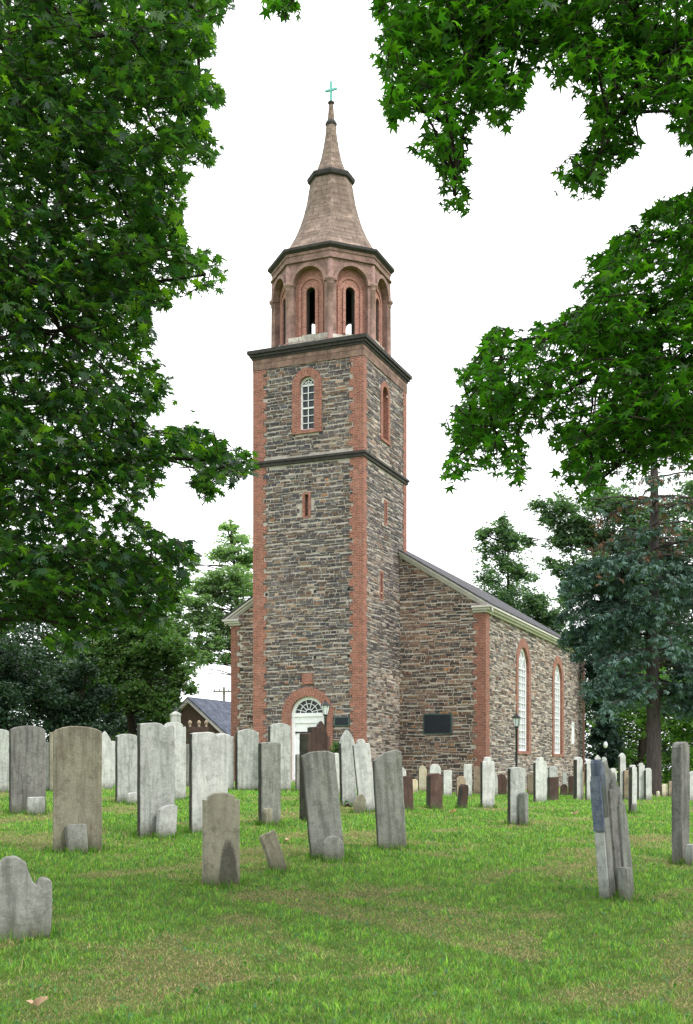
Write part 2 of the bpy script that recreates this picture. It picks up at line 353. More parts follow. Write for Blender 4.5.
def grass():
    N = 520000; y0, y1 = 6.2, 48.
    u = nr.rand(N); Y = y0 * (y1 / y0) ** u; X = (nr.rand(N) * 2 - 1) * .44 * Y
    d = dry(X, Y); fine = np.sin(X * 9 + np.sin(Y * 7)) * np.sin(Y * 8 + np.sin(X * 5.5))
    cl = np.sin(X * 23 + 3 * np.sin(Y * 9)) * np.sin(Y * 19 + 3 * np.sin(X * 11)); lush = np.clip(1 - d * 1.1 + .25 * fine + .3 * cl, 0, 1)
    h = (.018 + .036 * lush * nr.rand(N) + .010 * nr.rand(N)) * (1 + .25 * fine)
    tall = nr.rand(N) < .02; h[tall] *= 1.9
    h *= np.clip(Y / 11, 1, 1.35)
    wd = (.0030 + .0030 * nr.rand(N)) * np.clip(Y / 7, 1, 7); wd[tall] *= 1.3
    az = nr.rand(N) * 2 * np.pi; le = nr.rand(N) * .9 + .15; le[d > .6] += .25
    dx, dy = np.cos(az), np.sin(az); fa = nr.rand(N) * 2 * np.pi; sx, sy = np.cos(fa), np.sin(fa)
    Z = CAMZ - drop(X, Y) - .006
    def pt(t, s, wf):
        off = h * le * t * t; return np.stack([X + dx * off + sx * wd * s * wf, Y + dy * off + sy * wd * s * wf, Z + h * t * (1 - .25 * le * t)], -1)
    V = np.stack([pt(0, -1, .5), pt(0, 1, .5), pt(.55, 1, .42), pt(.55, -1, .42), pt(1, 0, 0)], 1).reshape(-1, 3)
    a = np.arange(N) * 5
    loops = np.stack([a, a + 1, a + 2, a + 3, a + 3, a + 2, a + 4], -1).ravel(); pl = np.tile([4, 3], N)
    r = nr.rand(N)[:, None]; k = nr.rand(N)[:, None]
    green = np.array([[.060, .175, .018]]) * (1 - r) + np.array([[.24, .43, .045]]) * r
    cool = np.array([[.07, .20, .045]]); green = np.where(k < .3, cool * (.7 + .6 * r), green) * (1 + .34 * cl + .26 * fine)[:, None]
    straw = np.array([[.20, .18, .07]]) * (1 - r) + np.array([[.42, .36, .17]]) * r
    isdry = (nr.rand(N) < (.07 + .72 * np.clip((d - .40) / .5, 0, 1)))[:, None]
    c = np.where(isdry, straw, green); c = np.concatenate([c, np.ones((N, 1))], 1)
    cols = np.repeat(c, 5, 0)
    b = NB('grass_blade'); at = b.n('ShaderNodeAttribute', attribute_name='Col'); b.col(at.outputs['Color']); b.rough(.6, .25)
    t = b.n('ShaderNodeBsdfTranslucent'); b.l(at.outputs['Color'], t.inputs[0]); mxx = b.n('ShaderNodeMixShader'); mxx.inputs[0].default_value = .35
    b.l(b.b.outputs[0], mxx.inputs[1]); b.l(t.outputs[0], mxx.inputs[2]); b.l(mxx.outputs[0], b.out.inputs[0])
    o = npmesh('grass', V, pl, loops, b.m, None, cols); o['kind'] = 'stuff'
    tag(o, 'short mown green grass with dry straw coloured patches', 'grass')
grass()

# broad clover and dandelion leaves low in the turf
def weeds():
    N = 2600; Y = 6.4 * (16 / 6.4) ** nr.rand(N); X = (nr.rand(N) * 2 - 1) * .42 * Y
    Z = CAMZ - drop(X, Y); V = []; L = []; 
    az = nr.rand(N) * 2 * np.pi; ln = .02 + .05 * nr.rand(N); el = .3 + .7 * nr.rand(N)
    dx, dy = np.cos(az), np.sin(az); px, py = -dy, dx
    def q(t, s, lift): return np.stack([X + dx * ln * t * np.cos(el) + px * s * ln * .22, Y + dy * ln * t * np.cos(el) + py * s * ln * .22, Z + .01 + ln * np.sin(el) * lift], -1)
    V = np.stack([q(0, 0, 0), q(.45, -1, .6), q(1, 0, .8), q(.45, 1, .6)], 1).reshape(-1, 3)
    a = np.arange(N) * 4; loops = np.stack([a, a + 1, a + 2, a + 3], -1).ravel()
    o = npmesh('lawn_weeds', V, np.full(N, 4), loops, m_leaf('weed_leaf', [(.05, .14, .03), (.08, .19, .03), (.05, .13, .05)], .3)); o['kind'] = 'stuff'
    tag(o, 'small broad leaved weeds scattered through the lawn', 'weeds')
weeds()

# ------------------------------------------------------------------ church
Z0 = .80                                        # local z = height above eye level + Z0
CH = empty('stone_church', (0.72, 50, CAMZ - Z0), R(-22.5))
tag(CH, 'rubble stone church with red brick corners, square tower and octagonal spire', 'church')
H = lambda h: h + Z0
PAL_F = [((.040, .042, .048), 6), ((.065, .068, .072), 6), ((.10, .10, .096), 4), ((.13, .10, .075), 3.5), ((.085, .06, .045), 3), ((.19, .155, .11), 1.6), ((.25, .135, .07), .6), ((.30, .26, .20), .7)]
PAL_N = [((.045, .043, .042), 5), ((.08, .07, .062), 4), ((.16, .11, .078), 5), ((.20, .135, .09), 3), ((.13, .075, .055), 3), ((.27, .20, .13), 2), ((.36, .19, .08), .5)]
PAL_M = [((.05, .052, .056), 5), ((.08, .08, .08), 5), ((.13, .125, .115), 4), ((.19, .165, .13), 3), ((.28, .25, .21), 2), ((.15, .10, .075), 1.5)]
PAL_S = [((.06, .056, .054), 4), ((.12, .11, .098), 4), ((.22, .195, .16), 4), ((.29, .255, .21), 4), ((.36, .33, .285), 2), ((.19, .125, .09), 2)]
def clip(poly, a, b, c):      # keep a*u+b*v<=c
    out = []
    for i in range(len(poly)):
        p, q = poly[i], poly[(i + 1) % len(poly)]; dp = a * p[0] + b * p[1] - c; dq = a * q[0] + b * q[1] - c
        if dp <= 0: out.append(p)
        if dp * dq < 0:
            t = dp / (dp - dq); out.append((p[0] + (q[0] - p[0]) * t, p[1] + (q[1] - p[1]) * t))
    return out
def rubble(mb, org, U, N_, u0, u1, v0, v1, pal, skip, planes=(), hh=(.09, .19), ww=(.16, .62), seed=1, big=.03, gap=.026, relief=.03):
    rg = random.Random(seed); org = Vector(org); U = Vector(U); N_ = Vector(N_); cs = [p[0] for p in pal]; ws = [p[1] for p in pal]
    v = v0
    while v < v1:
        h = rg.uniform(*hh); u = u0 - rg.uniform(0, .3); ph = rg.uniform(0, 9)
        while u < u1:
            wd = rg.uniform(*ww) * (1.35 if h < .13 else 1); parts = [(0, h)]
            if h > .15 and rg.random() < .35: t = rg.uniform(.4, .6); parts = [(0, h * t), (h * t, h)]
            if rg.random() < big: wd *= 1.5
            for a, b in parts:
                wob = .03 * math.sin(u * 1.9 + ph) + .012 * math.sin(u * 6.1 + ph * 2)
                q = [(u + gap / 2, v + a + gap / 2 + wob), (u + wd - gap / 2, v + a + gap / 2 + wob), (u + wd - gap / 2, v + b - gap / 2 + wob), (u + gap / 2, v + b - gap / 2 + wob)]
                q = [(x + rg.uniform(-.012, .012), y + rg.uniform(-.012, .012)) for x, y in q]
                q = clip(q, -1, 0, -u0); q = clip(q, 1, 0, u1); q = clip(q, 0, 1, v1) if q else q
                for pl in planes:
                    if q: q = clip(q, *pl)
                if len(q) < 3: continue
                cx = sum(p[0] for p in q) / len(q); cy = sum(p[1] for p in q) / len(q)
                if skip(cx, cy): continue
                pr = rg.uniform(.006, relief); n = len(q); k = .018
                fr = []
                for x, y in q:
                    dx, dy = cx - x, cy - y; l = math.hypot(dx, dy) + 1e-6; s_ = min(k, l * .4) / l; fr.append((x + dx * s_, y + dy * s_))
                vs_ = [org + U * x + Vector((0, 0, y)) + N_ * 0.0 for x, y in q] + [org + U * x + Vector((0, 0, y)) + N_ * pr for x, y in fr]
                c = rg.choices(cs, ws)[0]; c = tuple(c[i] * .78 + (.145, .110, .082)[i] * .22 for i in range(3)); reg = noise.noise(Vector((cx * .35, cy * .3, seed * 3.1))); f = rg.uniform(.75, 1.3) * (1 + .35 * reg); wm = rg.uniform(-.08, .08) + .10 * reg
                c = (c[0] * f * (1.03 + wm), c[1] * f * .97, c[2] * f * (1.06 - wm))
                mb.add(vs_, [tuple(range(n, 2 * n))] + [(i, (i + 1) % n, n + (i + 1) % n, n + i) for i in range(n)], col=c)
            u += wd
        v += h
def wall_face(mb, org, U, outer, holes=(), mi=0):
    org = Vector(org); U = Vector(U); loops = [outer] + list(holes)
    pts = [p for l in loops for p in l]
    tris = tessellate_polygon([[Vector((p[0], p[1], 0)) for p in l] for l in loops])
    mb.add([org + U * p[0] + Vector((0, 0, p[1])) for p in pts], [tuple(t) for t in tris], mi=mi)
def arch_path(cx, hw, z0, zs, n=14):           # open path from bottom left up and over to bottom right
    return [(cx - hw, z0)] + [(cx - hw * math.cos(math.pi * i / n), zs + hw * math.sin(math.pi * i / n)) for i in range(n + 1)] + [(cx + hw, z0)]
def arch_ring(mb, org, U, N_, cx, hw, z0, zs, s, proud=.05, depth=.3, n=14, mi=0):
    org = Vector(org); U = Vector(U); N_ = Vector(N_)
    a = arch_path(cx, hw, z0, zs, n); b = arch_path(cx, hw + s, z0, zs, n); L = 0; vs_ = []; acc = []
    for i in range(len(a)):
        if i: L += math.hypot(a[i][0] - a[i - 1][0], a[i][1] - a[i - 1][1]) * (1 if i in (1, len(a) - 1) else (hw + s / 2) / hw)
        acc.append(L)
    W = lambda p, d: org + U * p[0] + Vector((0, 0, p[1])) + N_ * d
    for i in range(len(a)): vs_ += [W(a[i], -depth), W(a[i], proud), W(b[i], proud), W(b[i], -.02)]
    fs = []; uv = []
    for i in range(len(a) - 1):
        o = i * 4; l0, l1 = acc[i], acc[i + 1]
        for k, (w0, w1) in enumerate(((0, depth), (depth, depth + s), (depth + s, depth + s + .06))):
            fs.append((o + k, o + k + 1, o + 5 + k, o + 4 + k)); uv.append([(w0, l0), (w1, l0), (w1, l1), (w0, l1)])
    e = len(a) * 4 - 4
    fs += [(0, 1, 2, 3), (e, e + 1, e + 2, e + 3)]; uv += [None, None]
    mb.add(vs_, fs, uv=uv, mi=mi)
def inarch(u, v, cx, hw, z0, zs): return (abs(u - cx) < hw and z0 < v < zs) or (v >= zs and math.hypot(u - cx, v - zs) < hw)

TW, TD, GB = 5.28, 5.5, -.9                   # tower width, depth, wall bottom
TT = H(18.4)                                 # top of masonry
FX, FY = (1, 0, 0), (0, 1, 0)
# front face uses u = x (from -TW to 0)
WIN = (-2.66, .36, H(15.0), H(17.0)); DOOR = (-2.64, .83, H(-.42), H(2.42)); SL = (-2.68, H(11.2), H(12.15))
NIC = (2.66, .36, H(14.95), H(17.0)); SR = [(2.75, H(11.2), H(12.15)), (2.2, H(7.7), H(8.85))]
def tower():
    wl = MB()
    hA = arch_path(WIN[0], WIN[1], WIN[2], WIN[3]); hD = arch_path(*DOOR)
    slot = lambda c, a, b, w=.12: [(c - w, a), (c - w, b), (c + w, b), (c + w, a)]
    dpoly = [(-TW, GB), (DOOR[0] - DOOR[1], GB)] + hD + [(DOOR[0] + DOOR[1], GB), (0, GB), (0, TT), (-TW, TT)]
    wall_face(wl, (0, 0, 0), FX, dpoly, [hA, slot(*SL)])
    nicheP = arch_path(*NIC)
    wall_face(wl, (0, 0, 0), FY, [(0, GB), (TD, GB), (TD, TT), (0, TT)], [nicheP] + [slot(*s_) for s_ in SR])
    wall_face(wl, (-TW, 0, 0), FY, [(0, GB), (TD, GB), (TD, TT), (0, TT)])
    wall_face(wl, (0, TD, 0), FX, [(-TW, GB), (0, GB), (0, TT), (-TW, TT)])
    wl.add([(-TW, 0, TT), (0, 0, TT), (0, TD, TT), (-TW, TD, TT)], [(0, 1, 2, 3)])
    o = wl.build('tower_mortar', M['mortar'], CH)
    st = MB()
    def skF(u, v):
        if u < -TW + .5 or u > -.5: return True
        if inarch(u, v, WIN[0], WIN[1] + .2, WIN[2] - .2, WIN[3]) or inarch(u, v, DOOR[0], DOOR[1] + .28, -2, DOOR[3]): return True
        if abs(u - SL[0]) < .28 and SL[1] - .15 < v < SL[2] + .1: return True
        for hx in (-4.65, -2.28, -.68):
            for hz in (H(7.85), H(4.95)):
                if math.hypot(u - hx, (v - hz)) < .13: return True
        return H(13.45) < v < H(13.95) or v > H(17.95)
    rubble(st, (0, 0, 0), FX, (0, -1, 0), -TW, 0, GB, TT, PAL_F, skF, hh=(.07, .15), ww=(.09, .38), gap=.024, seed=3)
    def skR(u, v):
        if u < .22 or u > TD - .3: return True
        if inarch(u, v, NIC[0], NIC[1] + .12, NIC[2] - .1, NIC[3]): return True
        for s_ in SR:
            if abs(u - s_[0]) < .2 and s_[1] - .1 < v < s_[2] + .1: return True
        return H(13.45) < v < H(13.95) or v > H(17.95)
    rubble(st, (0, 0, 0), FY, (1, 0, 0), 0, TD, GB, H(4.5), PAL_S, skR, hh=(.065, .15), ww=(.13, .5), gap=.03, seed=4)
    rubble(st, (0, 0, 0), FY, (1, 0, 0), 0, TD, H(4.5), TT, PAL_M, skR, hh=(.065, .155), ww=(.13, .55), gap=.028, seed=14)
    rubble(st, (-TW, 0, 0), FY, (-1, 0, 0), 0, TD, GB, TT, PAL_F, lambda u, v: u < .3 or u > TD - .3, ww=(.25, .7), seed=5)
    rubble(st, (0, TD, 0), FX, (0, 1, 0), -TW, 0, H(9), TT, PAL_F, lambda u, v: u < -TW + .4 or u > -.4, ww=(.25, .7), seed=6)
    st.build('tower_wall', M['rubble'], CH)
    for hx in (-4.65, -2.28, -.68):                      # scaffold sockets
        for hz in (H(7.85), H(4.95)): ph = MB(); ph.box((hx - .055, -.012, hz - .06), (hx + .055, .1, hz + .07)); ph.build('putlog_hole', M['hole'], CH)
tower()
def quoin(x, y, sx, sy, z0, z1, wa=.62, wb=.30, p=.035, seed=1):
    mb = MB(); rg = random.Random(seed); z = z0; k = 0
    while z < z1 - .02:
        h = .30 if k % 2 else .225; h = min(h, z1 - z)
        a = wa if k % 2 else wa - .14; b = wb if not k % 2 else wb + .10
        a += rg.uniform(-.03, .03); b += rg.uniform(-.02, .02)
        xs = sorted((x + sx * p, x - sx * a)); ys = sorted((y + sy * p, y - sy * b))
        mb.box((xs[0], ys[0], z), (xs[1], ys[1], z + h)); z += h; k += 1
    return mb.build('brick_quoin', M['brick'], CH)
for z0, z1 in ((GB, H(13.55)), (H(13.82), H(17.9))):
    quoin(0, 0, 1, -1, z0, z1, .62, .30, seed=1); quoin(-TW, 0, -1, -1, z0, z1, .62, .5, seed=2)
    quoin(0, TD, 1, 1, max(z0, H(5)), z1, .5, .36, seed=3); quoin(-TW, TD, -1, 1, max(z0, H(5)), z1, .5, .5, seed=4)
# string course, frieze, cornice
def ringbox(mb, x0, x1, y0, y1, z0, z1, out):
    mb.box((x0 - out, y0 - out, z0), (x1 + out, y1 + out, z1))
mb = MB(); ringbox(mb, -TW, 0, 0, TD, H(13.56), H(13.70), .09); ringbox(mb, -TW, 0, 0, TD, H(13.70), H(13.80), .15); mb.build('string_course', M['dark_metal'], CH)
mb = MB(); ringbox(mb, -TW, 0, 0, TD, H(17.92), H(18.40), .05); mb.build('frieze', M['sandband'], CH)
mb = MB(); ringbox(mb, -TW, 0, 0, TD, H(18.40), H(18.50), .09); ringbox(mb, -TW, 0, 0, TD, H(18.50), H(18.62), .16); ringbox(mb, -TW, 0, 0, TD, H(18.62), H(18.78), .24)
mb.build('tower_cornice', M['dark_metal'], CH)
# arched surrounds
def glazing(mb, cx, hw, z0, zs, y, bars, axis='x', t=.028, org=(0, 0, 0), cols=2, d=.04):
    U = Vector(FX if axis == 'x' else FY); Nn = Vector((0, -1, 0) if axis == 'x' else (1, 0, 0)); org = Vector(org)
    def bar(a, b, w):
        a = Vector((a[0], a[1])); b = Vector((b[0], b[1])); dr = (b - a).normalized(); pr = Vector((-dr.y, dr.x)) * w / 2
        q = [a + pr, a - pr, b - pr, b + pr]
        W = lambda p, dd: org + U * p.x + Vector((0, 0, p.y)) - Nn * (y + dd)
        mb.add([W(p, 0) for p in q] + [W(p, -d) for p in q], [(0, 1, 2, 3), (4, 5, 6, 7), (0, 1, 5, 4), (1, 2, 6, 5), (2, 3, 7, 6), (3, 0, 4, 7)])
    return bar
def arched_window(name, cx, hw, z0, zs, axis='x', org=(0, 0, 0), depth=.28, s=.36, rows=8, fan=True, frame=.07, cols=2, ring_mat='brick', sill=True, proud=.05, pane='glass'):
    U = Vector(FX if axis == 'x' else FY); Nn = Vector((0, -1, 0) if axis == 'x' else (1, 0, 0)); org = Vector(org)
    mb = MB(); arch_ring(mb, org, U, Nn, cx, hw, z0, zs, s, proud, depth + .05, 18)
    root = mb.build(name, M[ring_mat], CH)
    W = lambda u, v, d: org + U * u + Vector((0, 0, v)) + Nn * d
    if sill:
        m2 = MB(); q = [(cx - hw - s, z0 - .16), (cx + hw + s, z0 - .16), (cx + hw + s, z0), (cx - hw - s, z0)]
        m2.add([W(a, b, -depth) for a, b in q] + [W(a, b, proud + .03) for a, b in q], [(0, 1, 2, 3), (4, 5, 6, 7), (0, 1, 5, 4), (1, 2, 6, 5), (2, 3, 7, 6), (3, 0, 4, 7)])
        m2.build('sill', M[ring_mat], root)
    g = MB(); pth = arch_path(cx, hw, z0, zs, 18); wall_face(g, org - Nn * depth, U, pth); g.build('pane', M[pane], root)
    f = MB(); arch_ring(f, org, U, Nn, cx, hw - frame, z0, zs, frame + .01, -(depth - .07), depth - .01, 18)
    bar = glazing(f, cx, hw, z0, zs, depth - .03, 0, axis, org=org)
    bar((cx - hw, z0 + .04), (cx + hw, z0 + .04), .08); t = .03
    for k in range(1, cols): x = cx - hw + 2 * hw * k / cols; bar((x, z0), (x, zs + .0), .035)
    for k in range(1, rows + 1):
        z = z0 + (zs - z0) * k / rows; bar((cx - hw, z), (cx + hw, z), .03 if k % (rows // 2) else .07)
    if fan:
        for a in (45, 90, 135): bar((cx, zs), (cx + hw * math.cos(R(a)), zs + hw * math.sin(R(a))), .03)
        pts = [(cx + hw * .5 * math.cos(R(a)), zs + hw * .5 * math.sin(R(a))) for a in range(0, 181, 20)]
        for a, b in zip(pts, pts[1:]): bar(a, b, .03)
    f.build('frame', M['white_paint'], root); return root
arched_window('arched_window', *WIN, rows=6, cols=2, depth=.2, frame=.085)
# bricked-up niche on the right face
mb = MB(); arch_ring(mb, (0, 0, 0), FY, (1, 0, 0), NIC[0], NIC[1], NIC[2], NIC[3], .24, .045, .25, 14)
nb = mb.build('blind_arch', M['brick'], CH); m2 = MB(); wall_face(m2, (-.2, 0, 0), FY, arch_path(*NIC)); m2.build('brick_infill', M['brick'], nb)
m2 = MB(); m2.box((-.2, NIC[0] - .62, NIC[2] - .12), (.07, NIC[0] + .62, NIC[2])); m2.build('sill', M['brick'], nb)
# slots
def slotwin(c, a, b, axis):
    mb = MB(); w_, s_ = .09, .12
    for (x0, x1, z0, z1) in ((c - w_ - s_, c - w_, a - .08, b + .08), (c + w_, c + w_ + s_, a - .08, b + .08), (c - w_, c + w_, b, b + .1), (c - w_, c + w_, a - .1, a)):
        if axis == 'x': mb.box((x0, -.03, z0), (x1, .3, z1))
        else: mb.box((-.3, x0, z0), (.03, x1, z1))
    o = mb.build('slot_window', M['brick'], CH); m2 = MB()
    if axis == 'x': m2.box((c - w_, .2, a), (c + w_, .25, b))
    else: m2.box((-.25, c - w_, a), (-.2, c + w_, b))
    m2.build('recess', M['brick'] if axis != 'x' else M['sandstone'], o)
slotwin(*SL, 'x'); [slotwin(*s_, 'y') for s_ in SR]
# door
cx, hw, z0, zs = DOOR
mb = MB(); arch_ring(mb, (0, 0, 0), FX, (0, -1, 0), cx, hw, z0 - .4, zs, .40, .06, .32, 22); dr = mb.build('door_surround', M['brick'], CH)
mb = MB(); mb.box((cx - .25, -.05, H(3.78)), (cx + .25, .1, H(4.25))); mb.build('keystone_panel', M['brick'], CH)
f = MB(); arch_ring(f, (0, 0, 0), FX, (0, -1, 0), cx, hw - .15, z0, zs, .16, -.12, .24, 22)
f.box((cx - hw + .02, .1, zs - .06), (cx + hw - .02, .26, zs + .10)); f.box((cx - hw + .02, .16, zs - .34), (cx + hw - .02, .26, zs - .06)); f.build('door_frame', M['white_paint'], CH)
g = MB(); wall_face(g, (0, .24, 0), FX, arch_path(cx, hw - .1, zs, zs + .01, 20)); fl = g.build('fanlight', M['glass'], CH)
f = MB(); bar = glazing(f, cx, hw, z0, zs, .19, 0); rr = hw - .14
for a in range(22, 180, 27): bar((cx + .17 * math.cos(R(a)), zs + .1 + .17 * math.sin(R(a))), (cx + rr * math.cos(R(a)), zs + rr * math.sin(R(a))), .028)
for q in (.17, .42):
    pts = [(cx + q * math.cos(R(a)), zs + .09 + q * math.sin(R(a))) for a in range(0, 181, 15)]
    for a, b in zip(pts, pts[1:]): bar(a, b, .028)
f.build('glazing_bars', M['white_paint'], fl)
for sgn in (-1, 1):
    d = MB(); xa, xb = sorted((cx + sgn * .006, cx + sgn * (hw - .12))); zt = zs - .34
    d.box((xa, .22, z0), (xb, .27, zt))
    for (p0, p1) in ((.12, .95), (1.05, 1.75), (1.85, 2.42)):
        d.box((xa + .1, .205, z0 + p0), (xb - .1, .222, z0 + p1)); d.box((xa + .14, .195, z0 + p0 + .04), (xb - .14, .207, z0 + p1 - .04))
    d.build('door_leaf', M['white_paint'], CH)
    h = MB(); h.box((xa + .0, .175, z0 + 2.05), (xb - .0, .194, z0 + 2.12)); h.build('strap_hinge', M['black_iron'], CH); h = MB(); h.box((xa, .175, z0 + .2), (xb, .194, z0 + .26)); h.build('strap_hinge', M['black_iron'], CH)
s1 = MB(); s1.box((cx - 1.35, -.75, z0 - .17), (cx + 1.35, .3, z0)); s1.build('door_step', M['step'], CH)
s1 = MB(); s1.box((cx - 1.6, -1.15, z0 - .6), (cx + 1.6, .0, z0 - .174)); s1.build('door_step', M['step'], CH)
def plaque(x0, x1, z0, z1, y, n):
    mb = MB(); mb.box((x0 - .06, y - .05, z0 - .06), (x1 + .06, y + .02, z1 + .06)); o = mb.build('plaque', M['plaque_frame'], CH)
    m2 = MB(); m2.box((x0, y - .065, z0), (x1, y - .045, z1)); m2.build('plate', M['plaque'], o)
plaque(-1.28, -.68, H(1.97), H(2.27), -.02, 1)
mb = MB()
# belfry
BX, BY, BR = -TW / 2 - .05, TD / 2, 2.6
AP = 2.24; hw8 = AP * math.tan(R(22.5))
zb, zsp, zt = H(18.75), H(21.55), H(22.55)
bw, br_, sp, rg_ = MB(), MB(), MB(), MB(); arcs = MB(); inn = MB()
for k in range(8):
    a = R(45 * k); n = Vector((math.cos(a), math.sin(a), 0)); U = Vector((-n.y, n.x, 0)); o = Vector((BX, BY, 0)) + n * AP
    op = arch_path(0, .22, H(19.38), H(21.25), 8)
    wall_face(bw, o, U, [(-hw8, zb), (hw8, zb), (hw8, zt), (-hw8, zt)], [op])
    wall_face(inn, o - n * .32, U, [(-hw8 + .13, zb), (hw8 - .13, zb), (hw8 - .13, zt), (-hw8 + .13, zt)], [op])
    for p, q in zip(op, op[1:] + op[:1]): inn.add([o + U * p[0] + Vector((0, 0, p[1])), o + U * q[0] + Vector((0, 0, q[1])), o - n * .32 + U * q[0] + Vector((0, 0, q[1])), o - n * .32 + U * p[0] + Vector((0, 0, p[1]))], [(0, 1, 2, 3)])
    arch_ring(rg_, o, U, n, 0, .22, H(19.38), H(21.25), .13, .07, .02, 10)
    arch_ring(rg_, o, U, n, 0, .48, H(19.2), H(21.35), .12, .05, .02, 12)
    # spandrel: polygon above outer arch
    hs = (AP + .26) * math.tan(R(22.5)); r8 = .765
    ar = [(-r8 * math.cos(math.pi * i / 14), zsp + r8 * math.sin(math.pi * i / 14)) for i in range(15)]
    wall_face(sp, o + n * .26, U, [(-hs, zt), (-hs, zsp)] + ar + [(hs, zsp), (hs, zt)])
    full = [(-r8, zb)] + ar + [(r8, zb)]
    for p, q in zip(full, full[1:]): sp.add([o + n * .26 + U * p[0] + Vector((0, 0, p[1])), o + n * .26 + U * q[0] + Vector((0, 0, q[1])), o + U * q[0] + Vector((0, 0, q[1])), o + U * p[0] + Vector((0, 0, p[1]))], [(0, 1, 2, 3)])
    for sgn in (-1, 1):
        sp.add([o + n * .26 + U * sgn * r8 + Vector((0, 0, zb)), o + n * .26 + U * sgn * hs + Vector((0, 0, zb)), o + n * .26 + U * sgn * hs + Vector((0, 0, zsp)), o + n * .26 + U * sgn * r8 + Vector((0, 0, zsp))], [(0, 1, 2, 3)])
    arch_ring(arcs, o + n * .26, U, n, 0, r8 - .02, zsp, zsp, .15, .09, .2, 16)
bf = bw.build('belfry', M['brick_infill'], CH)
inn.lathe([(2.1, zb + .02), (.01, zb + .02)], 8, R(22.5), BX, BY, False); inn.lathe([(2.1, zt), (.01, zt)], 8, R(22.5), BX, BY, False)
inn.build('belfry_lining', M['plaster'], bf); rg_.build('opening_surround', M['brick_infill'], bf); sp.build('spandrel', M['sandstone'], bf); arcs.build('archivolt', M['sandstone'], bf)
for k in range(8):
    a = R(45 * k + 22.5); c = MB(); q = 2.63
    x, y = BX + q * math.cos(a), BY + q * math.sin(a)
    c.lathe([(.20, H(18.8)), (.20, H(19.0)), (.155, H(19.06)), (.145, H(20.3)), (.135, H(21.38)), (.16, H(21.4)), (.16, H(21.43)), (.14, H(21.46)), (.22, H(21.56)), (.24, H(21.60)), (.24, H(21.68)), (.15, H(21.7)), (.12, H(22.5))], 14, 0, x, y)
    c.build('belfry_column', M['sandstone'], bf, True)
c8 = 1 / math.cos(R(22.5))
mb = MB(); mb.lathe([(2.60 * c8, zt), (2.60 * c8, H(22.62)), (2.53 * c8, H(22.64)), (2.53 * c8, H(22.85)), (2.57 * c8, H(22.86)), (2.57 * c8, H(23.0))], 8, R(22.5), BX, BY); mb.build('entablature', M['sandstone'], bf)
mb = MB(); mb.lathe([(2.60 * c8, H(22.98)), (2.68 * c8, H(23.04)), (2.72 * c8, H(23.07)), (2.72 * c8, H(23.18)), (2.5, H(23.24))], 8, R(22.5), BX, BY); mb.build('belfry_cornice', M['dark_metal'], bf)
mb = MB(); rg = random.Random(8)
for k in range(8):
    a = R(45 * k); n = Vector((math.cos(a), math.sin(a), 0)); U = Vector((-n.y, n.x, 0)); o = Vector((BX, BY, 0)) + n * (AP + .02)
    for j in range(3):
        u0, u1 = -.95 + j * .63, -.95 + (j + 1) * .63 - .01; d0 = rg.uniform(.24, .36); zh = H(19.20) + rg.uniform(-.08, .1)
        q = [o + U * u0, o + U * u1, o + U * u1 + n * d0, o + U * u0 + n * d0]
        mb.add([p + Vector((0, 0, H(18.8))) for p in q] + [p + Vector((0, 0, zh)) for p in q], [(0, 1, 2, 3), (4, 5, 6, 7), (0, 1, 5, 4), (1, 2, 6, 5), (2, 3, 7, 6), (3, 0, 4, 7)])
mb.build('base_blocks', M['palestone'], bf)
# spire
def oct_(prof, name, mat, par):
    m_ = MB(); m_.lathe([(r_, H(z)) for r_, z in prof], 8, R(22.5), BX, BY); return m_.build(name, mat, par)
spi = oct_([(2.72, 23.2), (2.34, 23.62), (1.98, 24.1), (1.68, 24.6), (1.45, 25.1), (1.27, 25.65), (1.13, 26.2), (1.03, 26.8), (.97, 27.15)], 'spire', M['spire'], CH)
oct_([(.97, 27.1), (1.09, 27.16), (1.12, 27.28), (1.10, 27.36), (.8, 27.44)], 'spire_band', M['dark_metal'], spi)
oct_([(.84, 27.4), (.64, 27.8), (.48, 28.25), (.37, 28.75), (.28, 29.3), (.22, 29.9)], 'spire_upper', M['spire'], spi)
oct_([(.26, 29.82), (.28, 29.9), (.24, 30.0), (.17, 30.06)], 'spire_band', M['dark_metal'], spi)
oct_([(.17, 30.0), (.14, 30.4), (.10, 30.82)], 'pinnacle', M['spire'], spi)
oct_([(.11, 30.8), (.155, 30.86), (.155, 30.92), (.05, 30.98)], 'finial_cap', M['dark_metal'], spi)
mb = MB(); x0 = BX; t = .045
mb.box((x0 - t, BY - t, H(30.95)), (x0 + t, BY + t, H(31.88)))
mb.box((x0 - .29, BY - t + .003, H(31.44)), (x0 - t, BY + t - .003, H(31.53))); mb.box((x0 + t, BY - t + .003, H(31.44)), (x0 + .29, BY + t - .003, H(31.53)))
mb.build('cross', M['copper'], CH)
